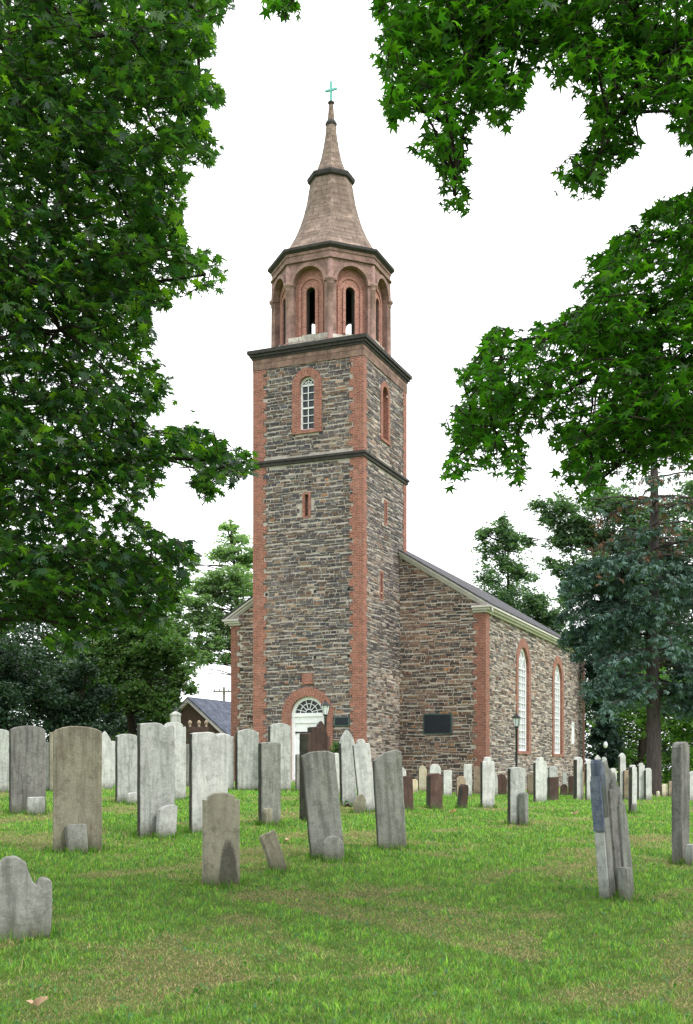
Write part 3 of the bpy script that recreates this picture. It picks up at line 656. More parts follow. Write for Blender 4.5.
# nave
NY, NX1, NX0, NL = 4.62, 4.15, -8.88, 23.3
EZ = H(7.34); AXN = (NX0 + NX1) / 2; SLP = .62; PK = EZ + SLP * (NX1 - AXN) + .05
nv = MB(); g_out = [(NX0, GB), (NX1, GB), (NX1, EZ + .16), (AXN, PK + .16), (NX0, EZ + .16)]
wall_face(nv, (0, NY, 0), FX, g_out); wall_face(nv, (0, NY + NL, 0), FX, g_out)
NW = [(7.1, 1.08, H(.97), H(5.2)), (15.4, 1.05, H(.93), H(5.1))]; SW = (19.6, .32, H(1.6), H(2.9))
wall_face(nv, (NX1, NY, 0), FY, [(0, GB), (NL, GB), (NL, EZ), (0, EZ)], [arch_path(*a) for a in NW] + [[(SW[0] - .32, SW[2]), (SW[0] - .32, SW[3]), (SW[0] + .32, SW[3]), (SW[0] + .32, SW[2])]])
wall_face(nv, (NX0, NY, 0), FY, [(0, GB), (NL, GB), (NL, EZ), (0, EZ)])
nv.build('nave_mortar', M['mortar_pale'], CH)
st = MB()
rubble(st, (0, NY, 0), FX, (0, -1, 0), NX0, NX1, GB, PK + .1, PAL_N, lambda u, v: u > NX1 - .42 or u < NX0 + .42 or (-TW + .1 < u < -.1 and v < H(18)),
       planes=[(SLP, 1, EZ + .1 + SLP * NX1), (-SLP, 1, EZ + .1 - SLP * NX0)], hh=(.075, .16), ww=(.10, .40), gap=.025, seed=9)
rubble(st, (NX1, NY, 0), FY, (1, 0, 0), 0, NL, GB, EZ, PAL_S, lambda u, v: u < .42 or u > NL - .4 or any(inarch(u, v, a[0], a[1] + .25, a[2] - .15, a[3]) for a in NW) or (abs(u - SW[0]) < .42 and SW[2] - .1 < v < SW[3] + .1), hh=(.08, .19), ww=(.18, .6), gap=.032, seed=10)
st.build('nave_wall', M['rubble'], CH)
quoin(NX1, NY, 1, -1, GB, EZ, .55, .55, seed=6); quoin(NX0, NY, -1, -1, GB, EZ, .42, .4, seed=7); quoin(NX1, NY + NL, 1, 1, GB, EZ, .4, .45, seed=8)
for a in NW: arched_window('nave_window', *a, axis='y', org=(NX1, NY, 0), depth=.17, s=.45, rows=12, cols=4, frame=.16, pane='reflect_pane')
mb = MB()
for (a, b, c, d) in ((SW[0] - .32, SW[0] - .22, SW[2], SW[3]), (SW[0] + .22, SW[0] + .32, SW[2], SW[3]), (SW[0] - .22, SW[0] + .22, SW[3] - .1, SW[3]), (SW[0] - .22, SW[0] + .22, SW[2], SW[2] + .1)):
    mb.box((NX1 - .12, NY + a, c), (NX1 + .05, NY + b, d))
wo = mb.build('small_window', M['white_paint'], CH); mb = MB(); mb.box((NX1 - .12, NY + SW[0] - .22, SW[2] + .1), (NX1 - .06, NY + SW[0] + .22, SW[3] - .1)); mb.build('shutter', M['white_paint'], wo)
plaque(1.25, 2.52, H(1.72), H(2.55), NY - .02, 2)
# roof
ov = .26; rt = .16
for sgn, xe in ((1, NX1), (-1, NX0)):
    mb = MB(); e = xe + sgn * (ov + .12); ze = EZ + .20; zr = ze + SLP * abs(e - AXN)
    y0, y1 = NY - ov - .05, NY + NL + .3
    v_ = [(e, y0, ze), (AXN, y0, zr), (AXN, y1, zr), (e, y1, ze)]
    mb.add(v_ + [(a, b, c - .07) for a, b, c in v_], [(0, 1, 2, 3), (7, 6, 5, 4), (0, 4, 5, 1), (3, 2, 6, 7), (0, 3, 7, 4)])
    mb.build('roof', M['shingle'], CH)
    mb = MB()              # raking cornice: two stacked boards
    for (off, t_, yo) in ((.072, .10, .0), (.172, .12, .12), (.292, .07, .20)):
        y_a = NY - ov + yo
        q = [(e - sgn * .02, ze - off), (AXN, zr - off), (AXN, zr - off - t_), (e - sgn * .02, ze - off - t_)]
        mb.add([(a, y_a, b) for a, b in q] + [(a, NY + .02, b) for a, b in q], [(0, 1, 2, 3), (7, 6, 5, 4), (0, 4, 5, 1), (2, 6, 7, 3), (0, 3, 7, 4)])
    mb.build('raking_cornice', M['cream_paint'], CH)
    mb = MB()              # eaves cornice along the side and its short return
    for (z0_, z1_, o_) in ((ze - .16, ze - .072, ov + .10), (ze - .26, ze - .16, ov), (ze - .36, ze - .26, .12)):
        xs = sorted((xe - sgn * .55, xe + sgn * o_)); mb.box((xs[0], NY - o_ - .01, z0_), (xs[1], y1 - .02, z1_))
    mb.build('eaves_cornice', M['cream_paint'], CH)

# ------------------------------------------------------------------ house behind at left
def house():
    Y = 80; ap = P(190, 699, Y); gzz = gz(ap.x, Y)
    h_ = empty('brick_house', (ap.x, Y, gzz), R(-22.5)); tag(h_, 'low brown brick house with steep blue slate roof behind the gravestones', 'house')
    pk = ap.z - gzz; hwid = 4.4; ez = pk - hwid * .84; L = 16
    m_ = MB(); wall_face(m_, (0, 0, 0), FX, [(-hwid, -.6), (hwid, -.6), (hwid, ez), (0, pk), (-hwid, ez)]); wall_face(m_, (0, L, 0), FX, [(-hwid, -.6), (hwid, -.6), (hwid, ez), (0, pk), (-hwid, ez)])
    for x in (-hwid, hwid): wall_face(m_, (x, 0, 0), FY, [(0, -.6), (L, -.6), (L, ez), (0, ez)])
    m_.build('wall', M['brick_old'], h_)
    for s_ in (-1, 1):
        r_ = MB(); e = s_ * (hwid + .3); v_ = [(e, -.35, ez - .12), (0, -.35, pk + .14), (0, L + .3, pk + .14), (e, L + .3, ez - .12)]
        r_.add(v_ + [(a, b, c - .1) for a, b, c in v_], [(0, 1, 2, 3), (7, 6, 5, 4), (0, 4, 5, 1), (3, 2, 6, 7), (0, 3, 7, 4)]); r_.build('roof', M['slate_roof'], h_)
        b_ = MB(); q = [(e, ez - .23), (0, pk + .03), (0, pk - .24), (e, ez - .5)]
        b_.add([(a, -.33, b) for a, b in q] + [(a, -.02, b) for a, b in q], [(0, 1, 2, 3), (7, 6, 5, 4), (0, 4, 5, 1), (2, 6, 7, 3), (0, 3, 7, 4)]); b_.build('bargeboard', M['cream_paint'], h_)
    w_ = MB(); w_.box((-.6, -.08, .9), (.6, .05, 2.4)); wf = w_.build('window', M['cream_paint'], h_)
    w_ = MB(); w_.box((-.5, -.1, 1.0), (-.03, -.06, 2.3)); w_.box((.03, -.1, 1.0), (.5, -.06, 2.3)); w_.build('pane', M['glass'], wf)
house()
# utility pole and wires
p0 = P(224, 690, 120); up = empty('utility_pole', (p0.x, 120, gz(p0.x, 120))); tag(up, 'distant wooden utility pole with crossarm above the slate roof', 'utility pole')
hh = p0.z - up.location.z
mb = MB(); mb.tube([(0, 0, -.5), (0, 0, hh + .3)], [.16, .12]); mb.build('pole', M['wood_grey'], up)
mb = MB(); mb.box((-1.1, -.2, hh - .25), (1.1, -.08, hh - .1)); mb.build('crossarm', M['wood_grey'], up)
for x in (-.95, -.45, .45, .95): mb = MB(); mb.lathe([(.05, hh - .1), (.07, hh), (.03, hh + .12)], 8, 0, x, -.14); mb.build('insulator', M['dark_metal'], up)
for zz in (0.05, -1.2):
    mb = MB(); pts = [(x, .1 + 0 * x, hh + zz + .9 * ((x / 20) ** 2) - .2) for x in np.linspace(-34, 34, 18)]; mb.tube(pts, .03, 5); mb.build('wire', M['black_iron'], up)

# ------------------------------------------------------------------ lamp posts
def lamp(px, ytop, Y, label, globe=False):
    t = P(px, ytop, Y); g = gz(t.x, Y); hh = t.z - g
    o = empty('lamp_post', (t.x, Y, g)); tag(o, label, 'lamp post', 'lamp posts around the church')
    m_ = MB(); m_.lathe([(.13, -.1), (.13, .12), (.09, .3), (.06, .42), (.05, .5), (.045, hh - .75), (.06, hh - .72), (.06, hh - .66), (.03, hh - .6)], 12); m_.build('post', M['black_iron'], o, True)
    m_ = MB()
    if globe: m_.lathe([(.04, hh - .35), (.08, hh - .3), (.11, hh - .2), (.08, hh - .08), (.03, hh - .03)], 12); m_.build('lantern', M['lamp_glass'], o, True)
    else:
        m_.lathe([(.08, hh - .56), (.15, hh - .22)], 6); ln = m_.build('lantern', M['lamp_glass'], o)
        m_ = MB(); m_.lathe([(.05, hh - .62), (.10, hh - .57), (.10, hh - .55)], 6); m_.lathe([(.20, hh - .22), (.17, hh - .16), (.07, hh - .08), (.03, hh - .06), (.035, hh - .03), (.005, hh)], 6)
        for k in range(6):
            a = 2 * math.pi * k / 6; m_.tube([(.085 * math.cos(a), .085 * math.sin(a), hh - .56), (.155 * math.cos(a), .155 * math.sin(a), hh - .21)], .009, 4)
        m_.build('lantern_cap', M['black_iron'], ln)
lamp(325.5, 700, 44, 'black lamp post with glass lantern standing before the white church door')
lamp(516.5, 713, 48, 'slim black lamp post beside the tall nave window')
lamp(605.5, 741, 57, 'small lamp with pale globe among dark trees right of the church', True)

# ------------------------------------------------------------------ gravestones
def outline(style, w, h):
    a = w / 2; P_ = []
    arc = lambda cx, cz, rx, rz, t0, t1, n: [(cx + rx * math.cos(R(t0 + (t1 - t0) * i / n)), cz + rz * math.sin(R(t0 + (t1 - t0) * i / n))) for i in range(n + 1)]
    b0 = [(-a, -.25), (a, -.25)]
    if style == 'flat': t = [(a, h - .015), (a - .015, h), (-a + .015, h - .01), (-a, h - .03)]
    elif style == 'arch': r = w * .16; t = arc(0, h - r, a, r, 0, 180, 14)
    elif style == 'low': r = w * .08; t = arc(0, h - r, a, r, 0, 180, 12)
    elif style == 'round': r = min(a, h * .5); t = arc(0, h - r, a, r, 0, 180, 16)
    elif style == 'shoulder': r = w * .37; s = w * .05; t = [(a, h - r * .42 - s), (a - .01, h - r * .42 - s + .01), (r * 1.02, h - r * .42 - s)] + arc(0, h - r * .42, r, r * .42, -8, 188, 12) + [(-r * 1.02, h - r * .42 - s), (-a, h - r * .42 - s)]
    elif style == 'gothic':
        hg = min(w * 1.15, h * .5); t = [(a * (1 - (i / 8) ** 2.1), h - hg + hg * i / 8) for i in range(9)]; t += [(-x, z) for x, z in t[-2::-1]]
    elif style == 'peak': t = [(a, h - .14 * w), (a * .8, h - .13 * w), (a * .72, h - .08 * w), (a * .25, h - .02 * w), (0, h), (-a * .25, h - .02 * w), (-a * .72, h - .08 * w), (-a * .8, h - .13 * w), (-a, h - .14 * w)]
    elif style == 'serp': t = [(a, h - .10 * w), (a * .85, h - .03 * w), (a * .62, h - .05 * w), (a * .45, h - .10 * w), (a * .2, h - .02 * w), (-a * .1, h), (-a * .4, h - .005 * w), (-a * .75, h - .02 * w), (-a, h - .05 * w)]
    elif style == 'slant': t = [(a, h - .02), (a * .6, h), (a * .1, h - .02 * w), (-a * .4, h - .12 * w), (-a * .8, h - .25 * w), (-a, h - .33 * w)]
    elif style == 'point': t = [(a, h - w * .55), (a * .55, h - w * .22), (0, h), (-a * .55, h - w * .22), (-a, h - w * .55)]
    elif style == 'tab': t = [(a, h - .35 * w), (a * .9, h - .28 * w), (a * .5, h - .26 * w), (a * .42, h - .06 * w), (a * .2, h), (-a * .2, h), (-a * .42, h - .06 * w), (-a * .5, h - .26 * w), (-a * .9, h - .28 * w), (-a, h - .35 * w)]
    elif style == 'baroque':
        t = [(a, h - .42 * w)] + arc(a * .80, h - .36 * w, a * .20, .09 * w, 0, 150, 7) + [(a * .60, h - .36 * w), (a * .52, h - .33 * w), (a * .44, h - .25 * w), (a * .38, h - .16 * w)] + arc(0, h - .13 * w, a * .34, .13 * w, 5, 175, 10); t += [(-x, z) for x, z in [(a * .38, h - .16 * w), (a * .44, h - .25 * w), (a * .52, h - .33 * w), (a * .60, h - .36 * w)]] + arc(-a * .80, h - .36 * w, a * .20, .09 * w, 30, 180, 7)
    elif style == 'broken': t = [(a, h * .78), (a * .8, h * .86), (a * .5, h * .90), (a * .35, h * .965), (a * .0, h * .955), (-a * .15, h), (-a * .45, h * .985), (-a * .6, h * .93), (-a, h * .92)]
    elif style == 'shard': t = [(a * .86, h * .35), (a * .74, h * .62), (a * .70, h * .66), (a * .62, h * .80), (a * .42, h * .825), (a * .38, h * .87), (a * .30, h * .91), (a * .12, h * .90), (-a * .1, h * .945), (-a * .22, h * .94), (-a * .3, h), (-a * .52, h * .985), (-a * .62, h * .95), (-a * .7, h * .955), (-a * .76, h * .91), (-a * .98, h * .895)]
    elif style == 'leaf': t = [(a, h * .45), (a * .85, h * .75), (a * .4, h * .95), (0, h), (-a * .55, h * .88), (-a, h * .55)]
    return b0 + t
EDGE_SHADE = m_grave('left_edge_shade', (.045, .045, .036), .5, .3, None, .4)  # shade painted as a near-black stone for the left side faces
def slab(name, style, w, h, t, mat, rg, batter=0, shade_edge=True):
    o = outline(style, w, h); pts = []
    for i in range(len(o)):
        p, q = o[i], o[(i + 1) % len(o)]; d = math.hypot(q[0] - p[0], q[1] - p[1]); n = max(1, int(d / .12))
        for k in range(n): pts.append((p[0] + (q[0] - p[0]) * k / n, p[1] + (q[1] - p[1]) * k / n))
    n = len(pts); j = []
    for x, z in pts: s_ = .0035; j.append((x * (1 + batter * z) + rg.uniform(-s_, s_), z + rg.uniform(-s_, s_)))
    bv = min(.012, t * .2); ins = []
    for i in range(n):
        p, q, r_ = j[i - 1], j[i], j[(i + 1) % n]; dx, dy = r_[0] - p[0], r_[1] - p[1]; l = math.hypot(dx, dy) + 1e-9
        ins.append((q[0] - dy / l * bv, q[1] + dx / l * bv))
    m_ = MB(); hf = t / 2
    rings = [([(x, -hf, z) for x, z in ins]), ([(x, -hf + bv, z) for x, z in j]), ([(x, hf - bv, z) for x, z in j]), ([(x, hf, z) for x, z in ins])]
    vs_ = sum(rings, []); fs = [tuple(range(n)), tuple(range(4 * n - 1, 3 * n - 1, -1))]
    for k in range(3):
        for i in range(n): fs.append((k * n + i, k * n + n + i, k * n + n + (i + 1) % n, k * n + (i + 1) % n))
    m_.add(vs_, fs)
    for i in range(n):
        if shade_edge and i not in () and j[i][0] < -w * .45 and j[(i + 1) % n][0] < -w * .45: m_.mi[2 + n + i] = 1  # left side faces take the painted shade material
    return m_.build(name, [mat, EDGE_SHADE] if shade_edge else mat)
# left, right, top, base (pixels), style, stone, thickness, yaw, side lean (deg, + = to the left), back lean, label
ST = [
 (-12, 9, 729, 793, 'arch', 'pale', .09, 20, 0, 0, 'pale grave slab cut off by the left edge of the photo, beside a dark slab'),
 (9, 46, 726, 813, 'arch', 'darkgrey', .13, 28, 0, 0, 'tall dark grey arched gravestone, second from the left edge'),
 (38, 51, 742, 792, 'flat', 'pale', .08, 20, 0, 0, 'narrow strip of pale grave slab seen right of the tall dark grey stone'),
 (49, 72, 732, 792, 'flat', 'brown', .08, 22, 0, 0, 'grave slab hidden almost wholly behind the tall brown grey gravestone'),
 (53, 102, 726, 852, 'arch', 'brown', .12, 14, 0, 0, 'tallest broad brown grey lichened gravestone with a low arched top'),
 (96, 113, 731, 789, 'gothic', 'white', .09, 20, 0, 0, 'white pointed gravestone just right of the tall brown grey slab'),
 (108, 118, 741, 786, 'round', 'white', .08, 20, 0, 0, 'narrow white round topped stone between the white pointed one and the pale arched slab'),
 (115, 138, 734, 803, 'arch', 'pale', .10, 34, 0, 0, 'pale arched gravestone with black edge and a tiny footstone, left of the tall slab'),
 (137, 175, 723, 836, 'serp', 'pale', .10, 32, 0, 0, 'tall pale slab with wavy top and a white footstone leaning before it'),
 (161, 186, 722, 800, 'shoulder', 'white', .09, 25, 0, 0, 'white shouldered slab standing behind the tall wavy topped slab'),
 (189, 228, 732, 832, 'serp', 'white', .09, 33, 0, 0, 'broad white slab with wavy top and two small chips near its middle'),
 (208, 234, 733, 791, 'peak', 'white', .08, 24, 0, 0, 'white peaked slab half hidden behind the broad wavy white slab'),
 (184, 192, 744, 787, 'flat', 'darkgrey', .10, 20, 0, 0, 'dark narrow stone in the gap below the brick house gable'),
 (235, 259, 729, 791, 'peak', 'pale', .22, 26, 0, 0, 'pale peaked gravestone with thick black side near the left tower corner'),
 (258, 281, 742, 825, 'low', 'grey', .10, 32, 0, 0, 'grey green slab with a dark footstone, in front of the church door'),
 (268, 291, 723, 791, 'peak', 'pale', .20, 24, 0, 0, 'pale peaked slab directly left of the white church door'),
 (295, 301, 754, 792, 'flat', 'darkgrey', .06, 62, 0, 0, 'very thin grey stone seen edge on before the white door'),
 (299, 312, 733, 821, 'flat', 'chest', .20, 55, 0, 0, 'nearest of the dark brown slabs, edge on behind the leaning grey arch'),
 (307, 322, 727, 806, 'low', 'chest', .16, 40, 0, 0, 'dark brown slab with greyish cap, middle of the brown cluster at the door'),
 (313, 328, 721, 800, 'gothic', 'chest', .12, 30, 0, 0, 'pointed streaky brown slab, highest of the brown cluster at the door'),
 (320, 330, 736, 797, 'flat', 'red', .10, 20, 0, 0, 'low flat reddish slab at the right of the brown cluster'),
 (310, 345, 751, 858, 'arch', 'grey', .10, 16, 5.5, 0, 'leaning grey green arched gravestone in the middle with a footstone at its base'),
 (340, 357, 730, 806, 'gothic', 'pale', .14, 24, 1.5, 0, 'tall pale stone with a pointed gothic top, right of the green shrub'),
 (359, 377, 739, 812, 'tab', 'white', .10, 14, 6, 0, 'white streaked slab with squared shoulders leaning behind the pointed pale stone'),
 (377, 407, 751, 849, 'slant', 'grey', .11, 12, 3.2, 0, 'grey slab with a curved top that rises to the right, leaning left'),
 (332, 340, 753, 795, 'round', 'white', .08, 15, 0, 0, 'small white round head peeping out left of the pointed pale stone'),
 (402, 414, 776, 811, 'low', 'red', .09, 14, 2, 0, 'reddish brown stone right of the curved topped grey slab'),
 (399, 409, 766, 800, 'point', 'white', .08, 10, 6, 0, 'white pointed stone leaning behind the reddish brown one'),
 (411, 418, 779, 793, 'round', 'cream', .08, 15, 0, 0, 'tiny cream round stone before the church wall'),
 (418, 427, 765, 791, 'point', 'cream', .12, 15, 0, 0, 'small yellowish pointed stone before the church wall'),
 (426, 443, 773, 809, 'shoulder', 'red', .16, 35, 0, 0, 'broad dark red brown stone with black side, left of centre row'),
 (429, 441, 764, 796, 'round', 'white', .08, 15, 0, 0, 'white stone head showing above the broad dark red brown one'),
 (443, 452, 770, 796, 'low', 'white', .08, 15, 0, 0, 'short white stone between the two brown stones below the wall plaque'),
 (456, 467, 784, 809, 'round', 'chest', .14, 40, -6, 0, 'small round dark brown stone leaning right'),
 (456, 466, 776, 798, 'round', 'tan', .08, 15, 0, 0, 'yellow brown lichened stone behind the small leaning brown one'),
 (463, 472, 764, 796, 'flat', 'white', .08, 15, 0, 0, 'slim white square topped stone near the church corner'),
 (473, 481, 766, 794, 'round', 'tan', .08, 15, 0, 0, 'pinkish tan stone left of the white stepped stone'),
 (480, 495, 757, 808, 'tab', 'white', .10, 36, 0, 0, 'white stone with a raised square head, right below the brick church corner'),
 (495, 507, 774, 795, 'round', 'red', .08, 15, 0, 0, 'round red brown stone left of the lamp post foot'),
 (497, 504, 769, 791, 'round', 'white', .08, 15, 0, 0, 'white head of a stone behind the round red brown one'),
 (507, 526, 767, 825, 'arch', 'pale', .10, 36, 0, 0, 'tall pale green stone with dark side below the lamp post, footstone in front'),
 (527, 535, 774, 795, 'low', 'tan', .08, 15, 0, 0, 'low tan stone behind the pale stone below the lamp post'),
 (533, 547, 757, 802, 'tab', 'white', .12, 38, 0, 0, 'white stepped stone left of the brown and pale pair'),
 (548, 558, 766, 798, 'shoulder', 'pale', .08, 20, 0, 0, 'pale shouldered stone behind the dark brown one'),
 (547, 559, 777, 801, 'flat', 'chest', .12, 40, 0, 0, 'low dark brown stone in front of a pale shouldered one'),
 (560, 568, 784, 796, 'round', 'chest', .08, 20, 0, 0, 'tiny dark brown stone below the second nave window'),
 (562, 567, 772, 793, 'round', 'white', .06, 15, 0, 0, 'tiny white stone below the second nave window'),
 (568, 574, 776, 796, 'flat', 'chest', .08, 20, 0, 0, 'narrow dark brown stone left of the tall white one at the far corner'),
 (573, 583, 757, 800, 'round', 'white', .18, 40, 0, 0, 'tall white round topped stone with dark side at the far church corner'),
 (585, 594, 759, 800, 'point', 'white', .12, 20, 0, 0, 'white pointed stone between the round topped white one and the blue slate slab'),
 (594, 601, 755, 797, 'point', 'white', .08, 20, 0, 0, 'slim white spire shaped stone just left of the blue slate slab'),
 (601, 607, 757, 796, 'round', 'white', .08, 20, 0, 0, 'white stone rising behind the top of the blue slate slab'),
 (618, 626, 753, 800, 'point', 'white', .14, 20, 0, 0, 'tall white obelisk like stone right of the broken slab'),
 (623, 630, 770, 800, 'flat', 'tan', .08, 20, 0, 0, 'peach coloured stone beside the tall white obelisk like one'),
 (628, 637, 765, 814, 'tab', 'white', .12, 42, 0, 0, 'white stone with a little arched footstone, left of the spruce trunk'),
 (637, 645, 763, 800, 'tab', 'white', .12, 20, 0, 0, 'white square headed stone next to the spruce trunk, left of a round one'),
 (644, 652, 768, 800, 'round', 'white', .12, 20, 0, 0, 'white round topped stone touching the spruce trunk in view'),
 (661, 668, 784, 797, 'round', 'cream', .08, 15, 0, 0, 'tiny cream stone right of the spruce trunk'),
 (668, 673, 781, 797, 'flat', 'tan', .08, 15, 0, 0, 'tiny pink tan stone left of the tall dark post like stone'),
 (671, 690, 742, 864, 'round', 'darkgrey', .16, 38, 0, 0, 'tall dark narrow round topped gravestone near the right edge'),
 (688, 698, 771, 801, 'round', 'white', .10, 20, 0, 0, 'white stone at the right edge, behind the tall dark narrow one'),
 (609, 617, 768, 797, 'round', 'white', .08, 20, 0, 0, 'white stone peeping out between the broken slab and the tall white obelisk like stone'),
 (577, 584, 772, 797, 'flat', 'tan', .08, 20, 0, 0, 'low tan stone half behind the tall round topped stone at the far church corner'),
 (541, 549, 768, 796, 'round', 'pale', .08, 20, 0, 0, 'pale stone tucked right behind the white stepped stone'),
 (514, 522, 775, 794, 'round', 'red', .08, 20, 0, 0, 'red brown stone behind the tall pale green stone below the lamp post'),
 (487, 498, 768, 796, 'gothic', 'pale', .08, 20, 0, 0, 'pale pointed stone behind the stepped white stone at the brick church corner'),
 (632, 640, 772, 798, 'flat', 'pale', .08, 20, 0, 0, 'pale flat stone filling the gap left of the square headed white stone'),
 (680, 686, 779, 797, 'round', 'pale', .08, 20, 0, 0, 'small pale stone behind the tall dark narrow gravestone'),
 (-31, 51, 856, 938, 'baroque', 'grey', .10, 20, -2, 0, 'nearest grey gravestone in the lower left corner with lobed top'),
 (202, 240, 793, 886, 'shoulder', 'mossy', .12, 18, 0, 0, 'mossy tan shouldered gravestone with a black arched stain'),
]
FS = [
 (27, 45, 796, 814, 'flat', 'pale', .10, 25, 0, 0, 'small square footstone against the tall dark grey arched gravestone'),
 (67, 89, 823, 852, 'low', 'grey', .10, 25, 4, 4, 'grey footstone leaning before the tall broad brown grey gravestone'),
 (127, 138, 792, 804, 'arch', 'white', .08, 30, 0, 0, 'little white footstone before the pale arched gravestone'),
 (155, 176, 803, 836, 'slant', 'white', .12, 30, -5, 4, 'white tilted footstone before the tall wavy topped slab'),
 (262, 273, 807, 825, 'round', 'brown', .10, 45, 0, 0, 'dark round footstone at the grey green slab before the door'),
 (260, 276, 829, 869, 'flat', 'brown', .10, 22, 0, 0, 'short loose footstone leaning strongly left on the open grass'),
 (323, 345, 834, 859, 'round', 'grey', .10, 14, 5, 4, 'grey rounded footstone against the leaning grey green arched gravestone'),
 (352, 365, 793, 813, 'leaf', 'brown', .10, 20, -8, 0, 'mossy pointed footstone between the pale gothic stone and the grey slab'),
 (519, 528, 792, 825, 'round', 'grey', .16, 44, 0, 0, 'grey round footstone in front of the tall pale green stone under the lamp'),
 (631, 637, 803, 814, 'round', 'darkgrey', .08, 40, 0, 0, 'little dark arched footstone of the white stone left of the spruce trunk'),
 (619, 634, 865, 898, 'low', 'grey', .12, 38, 2, 3, 'grey footstone beside the broken blue and grey slab'),
 (685, 699, 843, 865, 'low', 'pale', .12, 25, -3, 3, 'pale footstone at the foot of the tall dark narrow stone'),
 (656, 660, 791, 798, 'round', 'cream', .10, 15, 0, 0, 'tiny cream marker stone at the base of the spruce'),
]
OBST = []
def place(row, name, cat, group, k):
    l, r_, t_, b_, sty, mt, th, yaw, sl_, bl, lab = row; rg = random.Random(100 + k)
    th *= 1.4 if (r_ < 300 and yaw > 18 and name != 'footstone' and th < .2) else 1; cx = (l + r_) / 2; Y = solveY(cx, b_) - (0 if name != 'footstone' else .16)
    s_ = (cx - CX) / F; ph = R(yaw)
    lw = (r_ - l) / F * Y; w_ = (lw - th * abs(math.sin(ph) + s_ * math.cos(ph))) / (math.cos(ph) - s_ * math.sin(ph))
    w_ = max(w_, .10); h_ = (b_ - t_) / F * Y
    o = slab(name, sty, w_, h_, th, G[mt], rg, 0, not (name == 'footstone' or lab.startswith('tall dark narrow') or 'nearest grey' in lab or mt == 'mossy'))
    X = s_ * Y; g = gz(X, Y); o.location = (X, Y, g)
    o.rotation_euler = (Matrix.Rotation(R(-sl_), 4, 'Y') @ Matrix.Rotation(ph, 4, 'Z') @ Matrix.Rotation(R(-bl), 4, 'X')).to_euler()
    tag(o, lab, cat, group); OBST.append((X, Y, w_)); return o
byl = {}
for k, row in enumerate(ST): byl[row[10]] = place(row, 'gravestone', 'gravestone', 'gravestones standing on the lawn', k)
for k, row in enumerate(FS):
    r2 = list(row)
    if k == 5: r2[0], r2[1], r2[8] = 270, 288, 18
    place(tuple(r2), 'footstone', 'footstone', 'small footstones among the graves', 200 + k)
# broken slab, blue slate on one face
def broken():
    Y = solveY(614, 896); X = (614 - CX) / F * Y; g = gz(X, Y)
    root = empty('broken_gravestone', (X + .03, Y, g)); tag(root, 'broken leaning slab near the right with a blue slate piece on its left', 'gravestone', 'gravestones standing on the lawn')
    root.rotation_euler = (Matrix.Rotation(R(-4.5), 4, 'Y') @ Matrix.Rotation(R(50), 4, 'Z')).to_euler()
    rg = random.Random(7); W_ = .50
    a = slab('slab', 'shard', W_, 1.42, .11, G['grey'], rg, 0, False); a.parent = root
    b = slab('slab_layer', 'shard', .36, 1.24, .035, G['darkgrey'], rg, 0, False); b.parent = root; b.location = (.05, -.066, 0)
    b = slab('slab_layer', 'shard', .20, 1.05, .03, G['grey'], rg, 0, False); b.parent = root; b.location = (.10, -.095, 0)
    m_ = MB(); m_.box((-W_ / 2 - .035, -.055, .70), (-W_ / 2 - .004, .06, 1.22)); m_.box((-W_ / 2 - .03, -.045, 1.22), (-W_ / 2 + .06, .05, 1.27)); c = m_.build('slate_piece', G['blue'], root)
    d = slab('slate_top', 'shard', .11, .36, .12, G['blue'], rg, 0, False); d.parent = root; d.location = (-.20, 0, 1.08)
    m_ = MB(); m_.box((-W_ / 2 - .028, -.05, -.2), (-W_ / 2 - .003, .056, .685)); m_.build('lower_facing', G['pale'], root)
broken()
# two small chips on the broad white slab
o = byl['broad white slab with wavy top and two small chips near its middle']; 
for dx in (-.0, .045):
    m_ = MB(); m_.add([(-.012, 0, -.03), (.006, 0, -.035), (.02, 0, .03), (.002, 0, .035), (-.012, .01, -.03), (.006, .01, -.035), (.02, .01, .03), (.002, .01, .035)], [(0, 1, 2, 3), (4, 5, 6, 7), (0, 1, 5, 4), (1, 2, 6, 5), (2, 3, 7, 6), (3, 0, 4, 7)])
    c = m_.build('chip', G['black'], o); c.location = (.10 + dx, -.052, .83)
# obelisk and urn monument at the left
def monument():
    Y = 40.; t = P(175.5, 711, Y); g = gz(t.x, Y); h_ = t.z - g; o = empty('obelisk', (t.x, Y, g), R(20)); tag(o, 'yellowish stone pillar top rising behind the white shouldered slab', 'monument')
    m_ = MB(); q = math.sqrt(2); m_.lathe([(.40 * q, -.2), (.40 * q, .35), (.30 * q, .4)], 4, R(45)); m_.build('plinth', G['pale'], o)
    m_ = MB(); m_.lathe([(.2 * q, .4), (.145 * q, h_ - .18), (.165 * q, h_ - .16), (.165 * q, h_ - .10), (.02, h_)], 4, R(45)); m_.build('shaft', G['pale'], o)
    Y = 44.; t = P(199, 719, Y); g = gz(t.x, Y); h_ = t.z - g; o = empty('carved_monument', (t.x, Y, g), R(10)); tag(o, 'dark pier topped by three pale carved finials below the slate roof', 'monument')
    m_ = MB(); m_.box((-.18, -.15, -.2), (.18, .15, h_ - .5)); m_.box((-.38, -.17, h_ - .5), (.38, .17, h_ - .3)); m_.build('pier', G['chest'], o)
    for x in (-.34, .0, .27):
        m_ = MB(); m_.lathe([(.05, h_ - .31), (.04, h_ - .24), (.08, h_ - .14), (.06, h_ - .09), (.015, h_ - .04)], 8, 0, x, 0); m_.build('finial', G['tan'], o)
monument()

